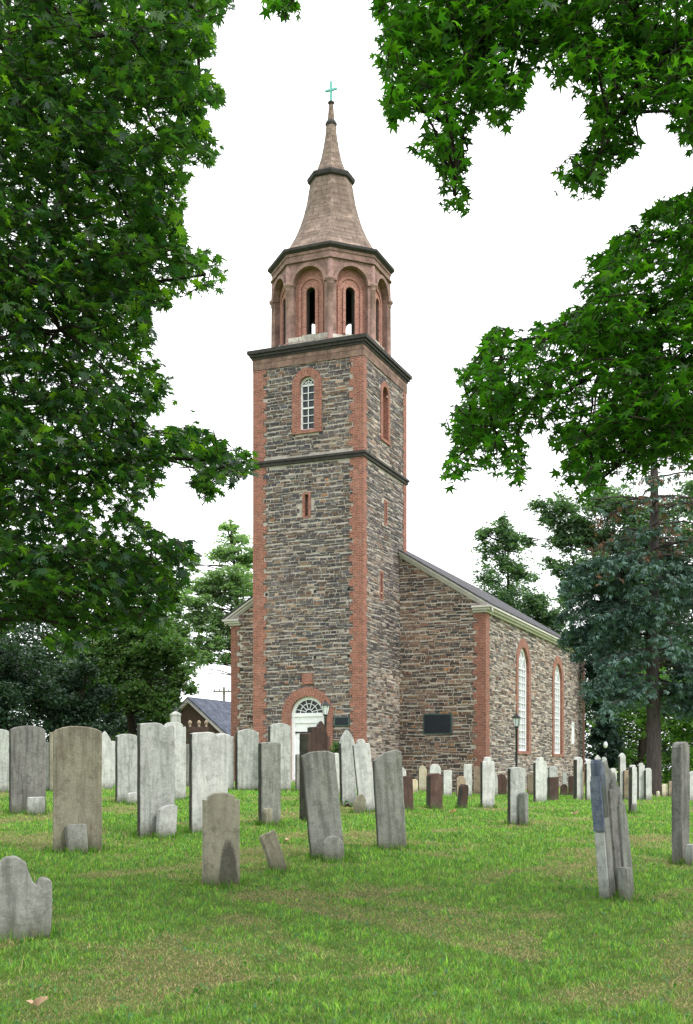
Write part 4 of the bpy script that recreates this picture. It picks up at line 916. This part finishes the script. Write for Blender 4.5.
# dead leaves on the lawn
def deadleaf(px, py, size, mat, lab, rz=0):
    Y = solveY(px, py + 2); X = (px - CX) / F * Y; m_ = MB(); n = 10; ring = []
    for i in range(n):
        a = 2 * math.pi * i / n; r_ = size * (.5 if i % 2 else .32); x, y = r_ * math.cos(a) * 1.3, r_ * math.sin(a) * .8; ring.append((x, y, .05 + .35 * size * abs(math.sin(a * 1.5 + .5)) + (x * .3)))
    up_ = [(0, 0, .035)] + ring; dn = [(x, y, z - .002) for x, y, z in up_]
    m_.add(up_ + dn, [(0, i + 1, (i + 1) % n + 1) for i in range(n)] + [(n + 1, n + 1 + (i + 1) % n + 1, n + 2 + i) for i in range(n)] + [(i + 1, (i + 1) % n + 1, n + 1 + (i + 1) % n + 1, n + 2 + i) for i in range(n)])
    o = m_.build('fallen_leaf', M[mat]); o.location = (X, Y, gz(X, Y)); o.rotation_euler = (R(-18), R(8), R(rz)); tag(o, lab, 'leaf', 'fallen leaves on the lawn')
deadleaf(37, 1009, .12, 'paleleaf', 'curled pale brown leaf in the bottom left corner', 20)
deadleaf(84, 851, .10, 'deadleaf', 'small orange leaf at the foot of the broad brown grey stone', 50)
deadleaf(575, 814, .17, 'paleleaf', 'pale leaf on the grass left of the broken slab', 10)
deadleaf(288, 842, .12, 'paleleaf', 'pale leaf behind the loose leaning footstone', 70)
deadleaf(453, 812, .14, 'deadleaf', 'brown leaf below the small round brown stone', 30)

# ------------------------------------------------------------------ foliage
def polar(rs):      # [(deg, r)] half outline -> full template (centre fan)
    full = [(a, r_) for a, r_ in rs] + [(-a, r_) for a, r_ in rs[::-1] if a not in (0, 180)]
    v = [(0, 0, 0)]; 
    for a, r_ in full:
        x, y = r_ * math.sin(R(a)), r_ * math.cos(R(a)); v.append((x, y, -.22 * r_ * r_ + .10 * abs(x)))
    n = len(full); return np.array(v), [(0, i + 1, (i + 1) % n + 1) for i in range(n)]
T_OAK = polar([(0, 1.0), (12, .55), (24, .86), (38, .33), (54, .82), (62, .70), (78, .26), (98, .60), (125, .22), (180, .42)])
T_GUM = polar([(0, 1.0), (24, .36), (52, .97), (82, .34), (112, .80), (150, .26), (180, .22)])
T_DIA = (np.array([(0, -.5, 0), (.32, 0, .08), (0, .5, 0), (-.32, 0, .08)]), [(0, 1, 2, 3)])
def spray(n, seed, droop=.25):
    rg = random.Random(seed); v = []; f = []
    for i in range(n):
        a = -80 + 160 * i / (n - 1) + rg.uniform(-10, 10); l = rg.uniform(.7, 1) * (1 - abs(a) / 200); d = (math.sin(R(a)), math.cos(R(a))); p = (d[1], -d[0]); wq = .11; e = rg.uniform(-.35, .25)
        o = len(v); v += [(0, 0, 0), (d[0] * l * .55 + p[0] * wq, d[1] * l * .55 + p[1] * wq, e * l * .5), (d[0] * l, d[1] * l, e * l - droop * l), (d[0] * l * .55 - p[0] * wq, d[1] * l * .55 - p[1] * wq, e * l * .5)]; f.append((o, o + 1, o + 2, o + 3))
    return np.array(v), f
T_SPR = spray(7, 3)
def leaves(name, pos, size, tmpl, mat, parent, tilt=.7, dirs=None, hang=0.):
    N = len(pos); tv, tf = tmpl; k = len(tv); pos = np.asarray(pos, float)
    az = nr.rand(N) * 2 * np.pi if dirs is None else np.arctan2(dirs[:, 1], dirs[:, 0]) + nr.randn(N) * .6
    fwd = np.stack([np.cos(az), np.sin(az), nr.randn(N) * tilt * .6 - hang], -1); fwd /= np.linalg.norm(fwd, axis=1)[:, None]
    up = np.stack([nr.randn(N) * tilt, nr.randn(N) * tilt, np.ones(N)], -1)
    right = np.cross(fwd, up); right /= np.linalg.norm(right, axis=1)[:, None] + 1e-9; up = np.cross(right, fwd)
    s_ = size * (.5 + .75 * nr.rand(N))
    V = pos[:, None, :] + s_[:, None, None] * (tv[None, :, 0:1] * right[:, None] + tv[None, :, 1:2] * fwd[:, None] + tv[None, :, 2:3] * up[:, None] * (.4 + 1.4 * nr.rand(N))[:, None, None])
    fl = np.array([len(f) for f in tf]); lp = np.array([i for f in tf for i in f])
    loops = (np.arange(N)[:, None] * k + lp[None]).ravel()
    inv = parent.location if parent else Vector((0, 0, 0))
    V = V.reshape(-1, 3) - np.array(inv)[None]
    return npmesh(name, V, np.tile(fl, N), loops, mat, parent)
def limb(mb, a, b, r0, r1, rg, n=7, wob=.08, sag=0):
    a, b = Vector(a), Vector(b); L = (b - a).length; pts = []; 
    for i in range(n + 1):
        t = i / n; p = a.lerp(b, t); e = math.sin(t * math.pi)
        p += Vector((rg.uniform(-1, 1), rg.uniform(-1, 1), rg.uniform(-1, 1))) * wob * L * (.35 if 0 < i < n else 0) + Vector((0, 0, sag * L * e)); pts.append(p)
    mb.tube(pts, [r0 + (r1 - r0) * i / n for i in range(n + 1)], 6); return pts

def inpoly(x, y, poly):
    x += 11 * noise.noise(Vector((x / 13, y / 13, 1.7))) + 4 * noise.noise(Vector((x / 5, y / 5, 9))); y += 11 * noise.noise(Vector((x / 13, y / 13, 7.3)))
    c = False; j = len(poly) - 1
    for i in range(len(poly)):
        if (poly[i][1] > y) != (poly[j][1] > y) and x < (poly[j][0] - poly[i][0]) * (y - poly[i][1]) / (poly[j][1] - poly[i][1]) + poly[i][0]: c = not c
        j = i
    return c
def inp(w_, poly): return inpoly(CX + w_.x / w_.y * F, CY - (w_.z - CAMZ) / w_.y * F, poly)
def wood(name, label, cells, Y0, Y1, n, size, mat, seed, thr=-.15):
    rg = random.Random(seed); pos = []
    for _ in range(n * 3):
        if len(pos) >= n: break
        x0, x1, y0, y1 = cells[int(rg.random() * len(cells))]; px = rg.uniform(x0, x1); py = rg.uniform(y0, y1); Y = rg.uniform(Y0, Y1); p = P(px, py, Y)
        if noise.noise(p * .55) < thr or p.z < gz(p.x, Y): continue
        pos.append(tuple(p))
    o = leaves(name, pos, size, T_DIA, mat, None, .8); o['kind'] = 'stuff'; tag(o, label, 'woodland')
def near_tree(name, label, cat, trunk, polys, tmpl, mat, size, seed, limbs, holes=(), outflow=(1, 0), nleaf=9, twl=(.25, .55), hang=.25, shed=.93, thr=-.22):
    rg = random.Random(seed); tx, ty = trunk; root = empty(name, (tx, ty, gz(tx, ty))); tag(root, label, cat)
    inv = root.location
    tk = MB(); zt_ = 14; pts = [Vector((0, 0, -.3)), Vector((.02, 0, 1)), Vector((.1, .05, 3)), Vector((.0, .1, 6)), Vector((.15, 0, 10)), Vector((.1, 0, zt_))]
    tk.tube(pts, [.48, .36, .31, .26, .18, .06], 12); tk.build('trunk', M['bark'], root, True)
    bm = MB(); pos = []; dirs = []; nodes = []
    for (zz, wps, r0) in limbs:
        if not isinstance(wps, list): wps = [wps]
        a_ = Vector((0.05, 0, zz)); ra = r0
        for wi, (px, py, Y) in enumerate(wps):
            e = P(px, py, Y) - inv; rb = .010 if wi == len(wps) - 1 else ra * .55
            p_ = limb(bm, a_, e, ra, rb, rg, 8, .05, .03); nodes += p_[3:]; a_ = e; ra = rb
    nodes_np = np.array([tuple(n) for n in nodes])
    for (poly, dens, Y0, Y1) in polys:
        x0 = min(p[0] for p in poly); x1 = max(p[0] for p in poly); y0 = min(p[1] for p in poly); y1 = max(p[1] for p in poly)
        for i in range(int(dens * (x1 - x0) * (y1 - y0) / 100)):
            px, py = rg.uniform(x0, x1), rg.uniform(y0, y1)
            if not inpoly(px, py, poly): continue
            Y = rg.uniform(Y0, Y1)
            if any(math.hypot(px - hx, py - hy) < hr for hx, hy, hr in holes): continue
            c = P(px, py, Y) - inv; L = rg.uniform(*twl)
            if noise.noise(c * 1.5) + .5 * noise.noise(c * 3.7) < thr: continue
            d = Vector((outflow[0] + rg.gauss(0, .55), rg.gauss(0, .6), outflow[1] + rg.gauss(0, .4) - .1)).normalized()
            while L > .12 and not all(inp(c + d * L * q_ + inv, poly) for q_ in (-.5, -.25, .25, .5)): L *= .7
            if L <= .12: continue
            st_ = c - d * L * .5
            en = c + d * L * .5; mid = (st_ + en) / 2 + Vector((0, 0, .05))
            bm.tube([st_, mid, en], [.006, .004, .002], 4, False)
            if rg.random() < .12:
                k = int(np.argmin(((nodes_np - np.array(st_)) ** 2).sum(1)))
                if (nodes[k] - st_).length < .9 and all(inp(nodes[k].lerp(st_, q_) + inv, poly) for q_ in (0, .33, .66)): limb(bm, nodes[k], st_, .016, .006, rg, 5, .08, .04)
            for j in range(nleaf):
                t = (j + rg.random()) / nleaf; q = st_.lerp(en, t) + Vector((rg.gauss(0, .035), rg.gauss(0, .035), rg.gauss(0, .03) + .05 * math.sin(t * 3.1)))
                w_ = q + inv; sx, sy = CX + w_.x / w_.y * F, CY - (w_.z - CAMZ) / w_.y * F
                if not inpoly(sx, sy, poly) and rg.random() < shed: continue
                if any(math.hypot(sx - hx, sy - hy) < hr * .8 for hx, hy, hr in holes): continue
                sd_ = 1 if j % 2 else -1; pos.append(tuple(q + inv)); pv = Vector((-d.y, d.x, 0)) * sd_ + d * .7; dirs.append((pv.x, pv.y))
    bm.build('branches', M['bark'], root)
    leaves('crown', pos, size, tmpl, mat, root, .55, np.array(dirs), hang); print(name, len(pos)); return root
OAKP = [(-60, -60), (238, -60), (232, 5), (214, 40), (206, 60), (222, 100), (205, 122), (218, 150), (200, 175), (186, 205), (180, 225), (188, 250), (215, 252), (231, 268), (226, 288), (200, 298), (182, 292), (172, 305), (150, 312), (158, 340), (152, 362), (174, 385), (166, 405), (150, 420), (175, 435), (192, 415), (208, 420), (228, 445), (256, 452), (250, 475), (222, 488), (210, 505), (195, 500), (185, 470), (160, 465), (158, 490), (135, 510), (152, 530), (196, 545), (196, 565), (184, 590), (186, 612), (160, 625), (140, 632), (122, 625), (88, 640), (70, 662), (50, 652), (42, 620), (15, 632), (-60, 640)]
near_tree('oak_tree', 'large oak overhanging the left side with dark lobed leaves', 'tree', (-6.2, 11.5),
    [(OAKP, 2.75, 9.6, 12.8), ([(-420, -120), (-60, -120), (-60, 640), (-300, 560)], .28, 9.5, 13.5)], T_OAK, M['oak'], .090, 21,
    [(3.2, (150, 560, 11), .10), (3.8, (235, 462, 10.6), .09), (4.6, (120, 400, 11.5), .09), (5.2, (140, 250, 11), .09), (6.0, (205, 275, 10.8), .08), (6.8, (110, 60, 11), .09), (7.5, (200, 20, 10.6), .08), (3.0, (40, 620, 10.8), .07), (5.0, (60, 330, 10.2), .07), (8, (-200, 0, 11.6), .09), (4, (-250, 400, 12.6), .08)],
    holes=[(60, 335, 7), (45, 345, 6), (5, 335, 6), (15, 232, 6), (168, 255, 5), (150, 115, 4)], outflow=(.8, -.05), hang=.45)
GA = [(372, -60), (368, 0), (382, 40), (376, 60), (388, 90), (380, 112), (390, 135), (404, 118), (424, 112), (432, 128), (408, 150), (412, 166), (436, 162), (440, 205), (462, 220), (472, 208), (472, 165), (480, 118), (498, 142), (512, 134), (530, 112), (536, 84), (560, 92), (580, 88), (586, 110), (584, 148), (566, 158), (558, 168), (562, 196), (585, 200), (612, 190), (618, 170), (642, 155), (644, 118), (664, 100), (668, 128), (690, 164), (760, 150), (760, -60)]
GBp = [(780, 120), (693, 184), (668, 193), (640, 220), (608, 240), (588, 262), (592, 292), (560, 318), (530, 320), (494, 322), (492, 346), (464, 358), (474, 395), (448, 425), (456, 440), (452, 478), (474, 486), (480, 458), (496, 466), (512, 486), (536, 488), (534, 442), (556, 430), (572, 445), (570, 480), (588, 508), (606, 490), (618, 474), (652, 478), (668, 462), (693, 470), (780, 460)]
GBp = [(x - 8, y + 7) if x < 760 else (x, y) for x, y in GBp]
GC = [(250, -60), (262, 0), (268, 16), (284, 28), (298, 12), (304, -10), (310, -60)]
near_tree('sweetgum_tree', 'sweetgum overhanging from the upper right with star shaped leaves', 'tree', (6.4, 9.6),
    [(GA, 2.1, 8.0, 9.6), (GBp, 2.9, 8.2, 10.6), (GC, 2.2, 8.2, 8.9), ([(760, -150), (1150, -150), (1100, 480), (780, 470)], .3, 8.5, 11.5), ([(300, -200), (760, -200), (760, -60), (250, -60)], .25, 8, 10)], T_GUM, M['gum'], .068, 33,
    [(7.6, [(760, 40, 9.4), (560, 45, 9), (400, 30, 8.8)], .08), (8.3, [(700, -20, 9.3), (480, 50, 8.8), (455, 195, 8.6)], .06), (7.8, [(740, 20, 9), (650, 60, 8.7), (590, 175, 8.5)], .05),
     (6.2, [(760, 300, 9.8), (600, 370, 9.6), (460, 455, 9.4)], .08), (6.3, [(740, 290, 9.8), (600, 330, 9.6), (500, 345, 9.6)], .05), (5.9, [(720, 380, 9.5), (600, 480, 9.2)], .05), (6.6, [(750, 240, 9.8), (640, 240, 9.6)], .05), (9.4, [(700, -140, 9.2), (400, -110, 8.8), (282, 10, 8.5)], .06), (6, (1000, 200, 9.8), .09)],
    holes=[(597, 24, 9), (432, 28, 5), (640, 70, 4)], outflow=(-.55, -.35), twl=(.18, .42), hang=.35)

def far_tree(name, label, cat, px, Y, blobs, nleaf, size, mat, seed, trunk_r=.25, tmpl=T_DIA, ztop=None, bark='bark', tilt=.8, group='trees behind the churchyard', gap=.5, sub=7, flat=.95, lean=0):
    rg = random.Random(seed); X = (px - CX) / F * Y; root = empty(name, (X, Y, gz(X, Y))); tag(root, label, cat, group); inv = root.location
    blobs = [b_ for bx, by, br in blobs for b_ in [(bx, by, br)] + [(bx + rg.gauss(0, .6) * br, by + rg.gauss(0, .5) * br, br * rg.uniform(.4, .75)) for _ in range(3)]]
    cs = [(P(bx, by, Y + rg.uniform(-1, 1) * br * Y / F * .8), br * Y / F) for bx, by, br in blobs]
    top = max(cs, key=lambda c: c[0].z)[0] if ztop is None else P(px + lean, ztop, Y)
    tk = MB(); H_ = top.z - inv.z; tp = [Vector((0, 0, -.3)), Vector(((top.x - X) * .15, 0, H_ * .3)), Vector(((top.x - X) * .5, 0, H_ * .65)), Vector((top.x - X, 0, H_))]
    tk.tube(tp, [trunk_r * 1.3, trunk_r, trunk_r * .6, .04], 9)
    tk.build('trunk', M[bark], root, True); bm = MB(); pos = []
    tot = sum(r_ ** 2 for _, r_ in cs)
    for c, r_ in cs:
        lo = c - inv; zt_ = max(.15 * H_, min(lo.z - r_ * .8, H_ * .9)); t = zt_ / H_; base = Vector(((top.x - X) * t, 0, zt_))
        limb(bm, base, lo, .06 * trunk_r / .25, .02, rg, 5, .06, .02)
        n = int(nleaf * r_ ** 2 / tot); subs = []
        for _ in range(sub * 4):
            d = Vector((rg.gauss(0, 1), rg.gauss(0, 1), rg.gauss(0, flat))).normalized() * r_ * rg.uniform(.2, 1.15); d.z *= flat; subs.append((c + d, r_ * rg.uniform(.2, .42)))
            if rg.random() < .2: bm.tube([lo, lo + d * .95], [.02, .008], 4, False)
        for _ in range(n):
            s_, sr = subs[int(rg.random() ** 1.0 * len(subs))]; d = Vector((rg.gauss(0, 1), rg.gauss(0, 1), rg.gauss(0, 1) * .6)) * sr * .6; pos.append(tuple(s_ + d))
    pos = [p for p in pos if p[2] > inv.z + .1]
    bm.build('branches', M[bark], root); leaves('crown', pos, size, tmpl, mat, root, tilt); return root
far_tree('locust_tree', 'airy pale green tree rising behind the church at the left', 'tree', 246, 96, [(238, 540, 17), (220, 556, 14), (248, 560, 14), (205, 585, 16), (232, 588, 18), (185, 600, 16), (210, 615, 16), (180, 635, 18), (225, 640, 15), (160, 655, 14), (205, 658, 13), (245, 610, 14), (190, 565, 8), (220, 600, 16), (195, 622, 15), (240, 575, 16), (215, 575, 12), (225, 625, 16), (190, 650, 14), (245, 640, 14), (215, 645, 12), (165, 640, 14), (200, 600, 12), (175, 615, 12), (225, 660, 10), (190, 668, 9), (250, 590, 14), (250, 625, 12), (228, 528, 8)], 52000, .26, M['locust'], 1, .25, flat=.7, sub=6)
far_tree('broadleaf_tree', 'olive green broadleaf tree left of the slate roofed house', 'tree', 135, 66, [(100, 640, 22), (130, 628, 22), (160, 640, 22), (178, 652, 16), (85, 665, 22), (115, 668, 22), (150, 675, 22), (178, 680, 14), (105, 655, 20), (140, 650, 24), (172, 668, 15), (120, 690, 24), (150, 700, 20), (95, 700, 18), (160, 740, 22), (125, 750, 22), (168, 700, 12), (190, 690, 8)], 60000, .21, M['midtree'], 2, .25)
far_tree('evergreen_tree', 'dark evergreen at the far left edge behind the graves', 'tree', 15, 60, [(10, 660, 26), (-20, 670, 26), (35, 690, 24), (5, 710, 28), (30, 745, 24), (-20, 740, 28), (5, 770, 20), (40, 775, 14)], 34000, .20, M['darktree'], 3, .25)
far_tree('evergreen_tree', 'dark evergreen shrub tree between the far left one and the olive tree', 'tree', 72, 62, [(65, 680, 22), (85, 700, 20), (60, 720, 24), (90, 745, 22), (65, 765, 22), (95, 772, 16)], 27200, .20, M['darktree'], 4, .22)
far_tree('evergreen_tree', 'low dark evergreen under the olive tree beside the brick house', 'tree', 140, 72, [(112, 750, 22), (140, 745, 22), (165, 760, 20), (125, 775, 16), (155, 780, 14), (180, 768, 10)], 23800, .20, M['darktree'], 5, .2)
far_tree('lime_tree', 'small conical green tree rising behind the nave roof', 'tree', 508, 104, [(500, 530, 13), (512, 545, 16), (490, 555, 14), (520, 575, 17), (495, 580, 15), (510, 600, 20), (535, 600, 16), (482, 535, 7), (530, 620, 20), (505, 630, 18), (550, 625, 18), (545, 650, 16)], 34000, .27, M['decid'], 6, .25, ztop=518)
far_tree('tall_broadleaf_tree', 'tall loose crowned tree between the nave roof and the spruce', 'tree', 610, 92, [(560, 505, 15), (580, 520, 18), (550, 520, 12), (600, 540, 20), (570, 545, 14), (620, 510, 20), (555, 570, 12), (585, 575, 20), (640, 530, 22), (610, 580, 20), (665, 520, 20), (690, 540, 20), (700, 500, 20), (570, 600, 14), (680, 580, 22), (640, 580, 22), (540, 505, 10), (560, 540, 16), (600, 500, 16), (625, 545, 18), (600, 565, 18), (570, 585, 14), (530, 545, 8), (660, 560, 18)], 68000, .26, M['decid'], 7, .3, ztop=520)
far_tree('maple_tree', 'bright green broadleaf tree behind the spruce trunk', 'tree', 640, 78, [(620, 690, 20), (645, 680, 20), (680, 690, 22), (612, 730, 16), (640, 720, 18), (670, 730, 20), (700, 720, 20), (625, 755, 15), (655, 760, 14), (690, 755, 18), (605, 765, 12), (675, 775, 12)], 24000, .20, M['bright'], 8, .22)
far_tree('dark_hedge_tree', 'dark shady evergreen low behind the bright green tree', 'tree', 650, 88, [(600, 700, 26), (650, 700, 30), (700, 710, 30), (610, 755, 26), (650, 760, 26), (695, 765, 26), (725, 740, 30), (590, 775, 16), (640, 660, 26), (690, 650, 28)], 22000, .26, M['darktree'], 9, .3)
far_tree('yew_tree', 'dense dark conifer at the far end of the church wall', 'tree', 606, 72.5, [(604, 640, 15), (600, 670, 14), (610, 665, 14), (602, 700, 13), (612, 700, 13), (604, 730, 13), (610, 755, 13), (602, 765, 11), (604, 620, 12)], 9000, .34, M['needle_dark'], 10, .2, tmpl=T_SPR)

# the big spruce
def spruce():
    Y = 45.5; rg = random.Random(4); X = (653.5 - CX) / F * Y; root = empty('spruce_tree', (X, Y, gz(X, Y))); inv = root.location
    tag(root, 'big blue green spruce with bare upper branches right of the church', 'tree')
    tk = MB(); top = P(652, 330, Y).z - inv.z
    tk.tube([Vector((0, 0, -.3)), Vector((0, 0, .3)), Vector((.02, 0, 2)), Vector((-.05, 0, 6)), Vector((.05, .05, 11)), Vector((0, 0, top))], [.42, .33, .29, .25, .18, .05], 12); tk.build('trunk', M['spruce_bark'], root, True)
    bm = MB(); pos = []; dead = []; dr_ = []
    def bough(z, az, L, droop, dens, up=.0, dd=0.):
        d = Vector((math.cos(az), math.sin(az), 0)); pts = []
        for i in range(9):
            t = i / 8; pts.append(Vector((0, 0, z)) + d * L * t + Vector((0, 0, up * L * t - droop * L * t * t)) + Vector((rg.gauss(0, .03), rg.gauss(0, .03), rg.gauss(0, .03))) * L * .3)
        bm.tube(pts, [.05 - .04 * i / 8 for i in range(9)], 5, False)
        n = int(dens * L * 46)
        for i in range(n):
            t = rg.uniform(.22, 1) ** .8; k = min(7, int(t * 8)); p = pts[k].lerp(pts[k + 1], t * 8 - k if t < 1 else 1)
            side = Vector((-d.y, d.x, 0)) * rg.gauss(0, .30) * (1.25 - t) * L * .55
            q = p + side + Vector((0, 0, -abs(rg.gauss(0, .24)) + .05)) + inv
            (dead if rg.random() < dd else pos).append(tuple(q))
        for i in range(int(L * 3)):
            t = rg.uniform(.25, .95); k = min(7, int(t * 8)); p = pts[k]; e = p + Vector((-d.y, d.x, 0)) * rg.uniform(-.8, .8) * (1.1 - t) + d * .3 + Vector((0, 0, -.15)); bm.tube([p, e], [.015, .005], 4, False)
    zpx = lambda py: P(0, py, Y).z - inv.z
    # dense lower and middle boughs
    for i in range(62):
        py = rg.uniform(560, 715) if i % 3 else rg.uniform(540, 640); L = rg.uniform(1.8, 3.6); bough(zpx(py) + .6, rg.uniform(0, 2 * math.pi), L, .26, 1.0, .05)
    for i, (py, L) in enumerate([(600, 3.9), (625, 3.9), (585, 3.6), (645, 3.7), (668, 3.3), (610, 3.4), (632, 3.2), (655, 2.9)]): bough(zpx(py) + 1.2, math.pi + rg.uniform(-.45, .45), L, .30, 1.5, .1)
    for i, (py, L) in enumerate([(700, 2.2), (690, 2.6), (720, 1.8), (705, 2.4), (680, 2.6)]): bough(zpx(py) + .6, rg.uniform(-.6, .4), L, .28, 1.7, .1)
    # bare upper branches
    for i in range(60):
        py = rg.uniform(400, 575); L = rg.uniform(1.6, 3.6); bough(zpx(py), rg.uniform(0, 2 * math.pi), L, .20, rg.choice([.03, .1, .25, .45]), .12, .45)
    bm.build('branches', M['spruce_bark'], root)
    leaves('crown', pos, .26, T_SPR, M['needle'], root, .6, None, .35); leaves('dead_needles', dead, .22, T_SPR, M['deadneedle'], root, .7, None, .5); print('spruce', len(pos))
spruce()
# shrub right of the door
far_tree('round_shrub', 'bright green rounded shrub right of the church door', 'shrub', 336, 47.5, [(332, 752, 7), (340, 748, 7), (336, 762, 8), (345, 757, 7), (331, 768, 7), (342, 770, 7)], 6000, .07, M['shrub'], 12, .05, group=None)
far_tree('low_shrub', 'low green ground shrub at the foot of the leaning white shouldered slab', 'shrub', 352, 24, [(346, 806, 5), (353, 808, 5), (359, 809, 4)], 1500, .05, M['shrub'], 13, .02, group=None)

wood('dark_woodland', 'dark mass of far off trees closing the view at the left', [(-160, 150, 640, 790), (-160, 75, 600, 700), (60, 180, 670, 792)], 76, 88, 70000, .34, M['darktree'], 51, -.3)
wood('dark_woodland', 'dark mass of far off trees closing the view at the right', [(575, 900, 640, 794), (600, 900, 590, 700)], 94, 108, 95000, .40, M['darktree'], 52, -.35)

def edge_grass():
    rg = random.Random(77); V = []; L = []; C = []; pl = []
    for (X, Y, w_) in OBST:
        if Y > 34: continue
        n = int(170 * (w_ + .25) * (1.6 if Y < 20 else 1))
        for _ in range(n):
            a = rg.uniform(0, 2 * math.pi); rr = 1 + abs(rg.gauss(0, .16)); lx = math.cos(a) * (w_ * .56) * rr; ly = math.sin(a) * .15 * rr
            ph = R(22); x = X + lx * math.cos(ph) - ly * math.sin(ph); y = Y + lx * math.sin(ph) + ly * math.cos(ph); z = gz(x, y) - .01
            h = rg.uniform(.05, .13); wd = .003 * max(1, Y / 9); fa = rg.uniform(0, 6.28); sx, sy = math.cos(fa) * wd, math.sin(fa) * wd; le = rg.uniform(.1, .6); az = rg.uniform(0, 6.28); dx, dy = math.cos(az) * h * le, math.sin(az) * h * le
            o = len(V); V += [(x - sx, y - sy, z), (x + sx, y + sy, z), (x + sx * .8 + dx * .3, y + sy * .8 + dy * .3, z + h * .6), (x - sx * .8 + dx * .3, y - sy * .8 + dy * .3, z + h * .6), (x + dx, y + dy, z + h)]
            L += [o, o + 1, o + 2, o + 3, o + 3, o + 2, o + 4]; pl += [4, 3]; q = rg.random(); c = (.045 + .10 * q, .13 + .2 * q, .02, 1) if rg.random() > .15 else (.25, .21, .1, 1); C += [c] * 5
    o = npmesh('long_grass', np.array(V), np.array(pl), np.array(L), bpy.data.materials['grass_blade'], None, np.array(C)); o['kind'] = 'stuff'; tag(o, 'longer unmown grass standing against the feet of the gravestones', 'grass')
edge_grass()
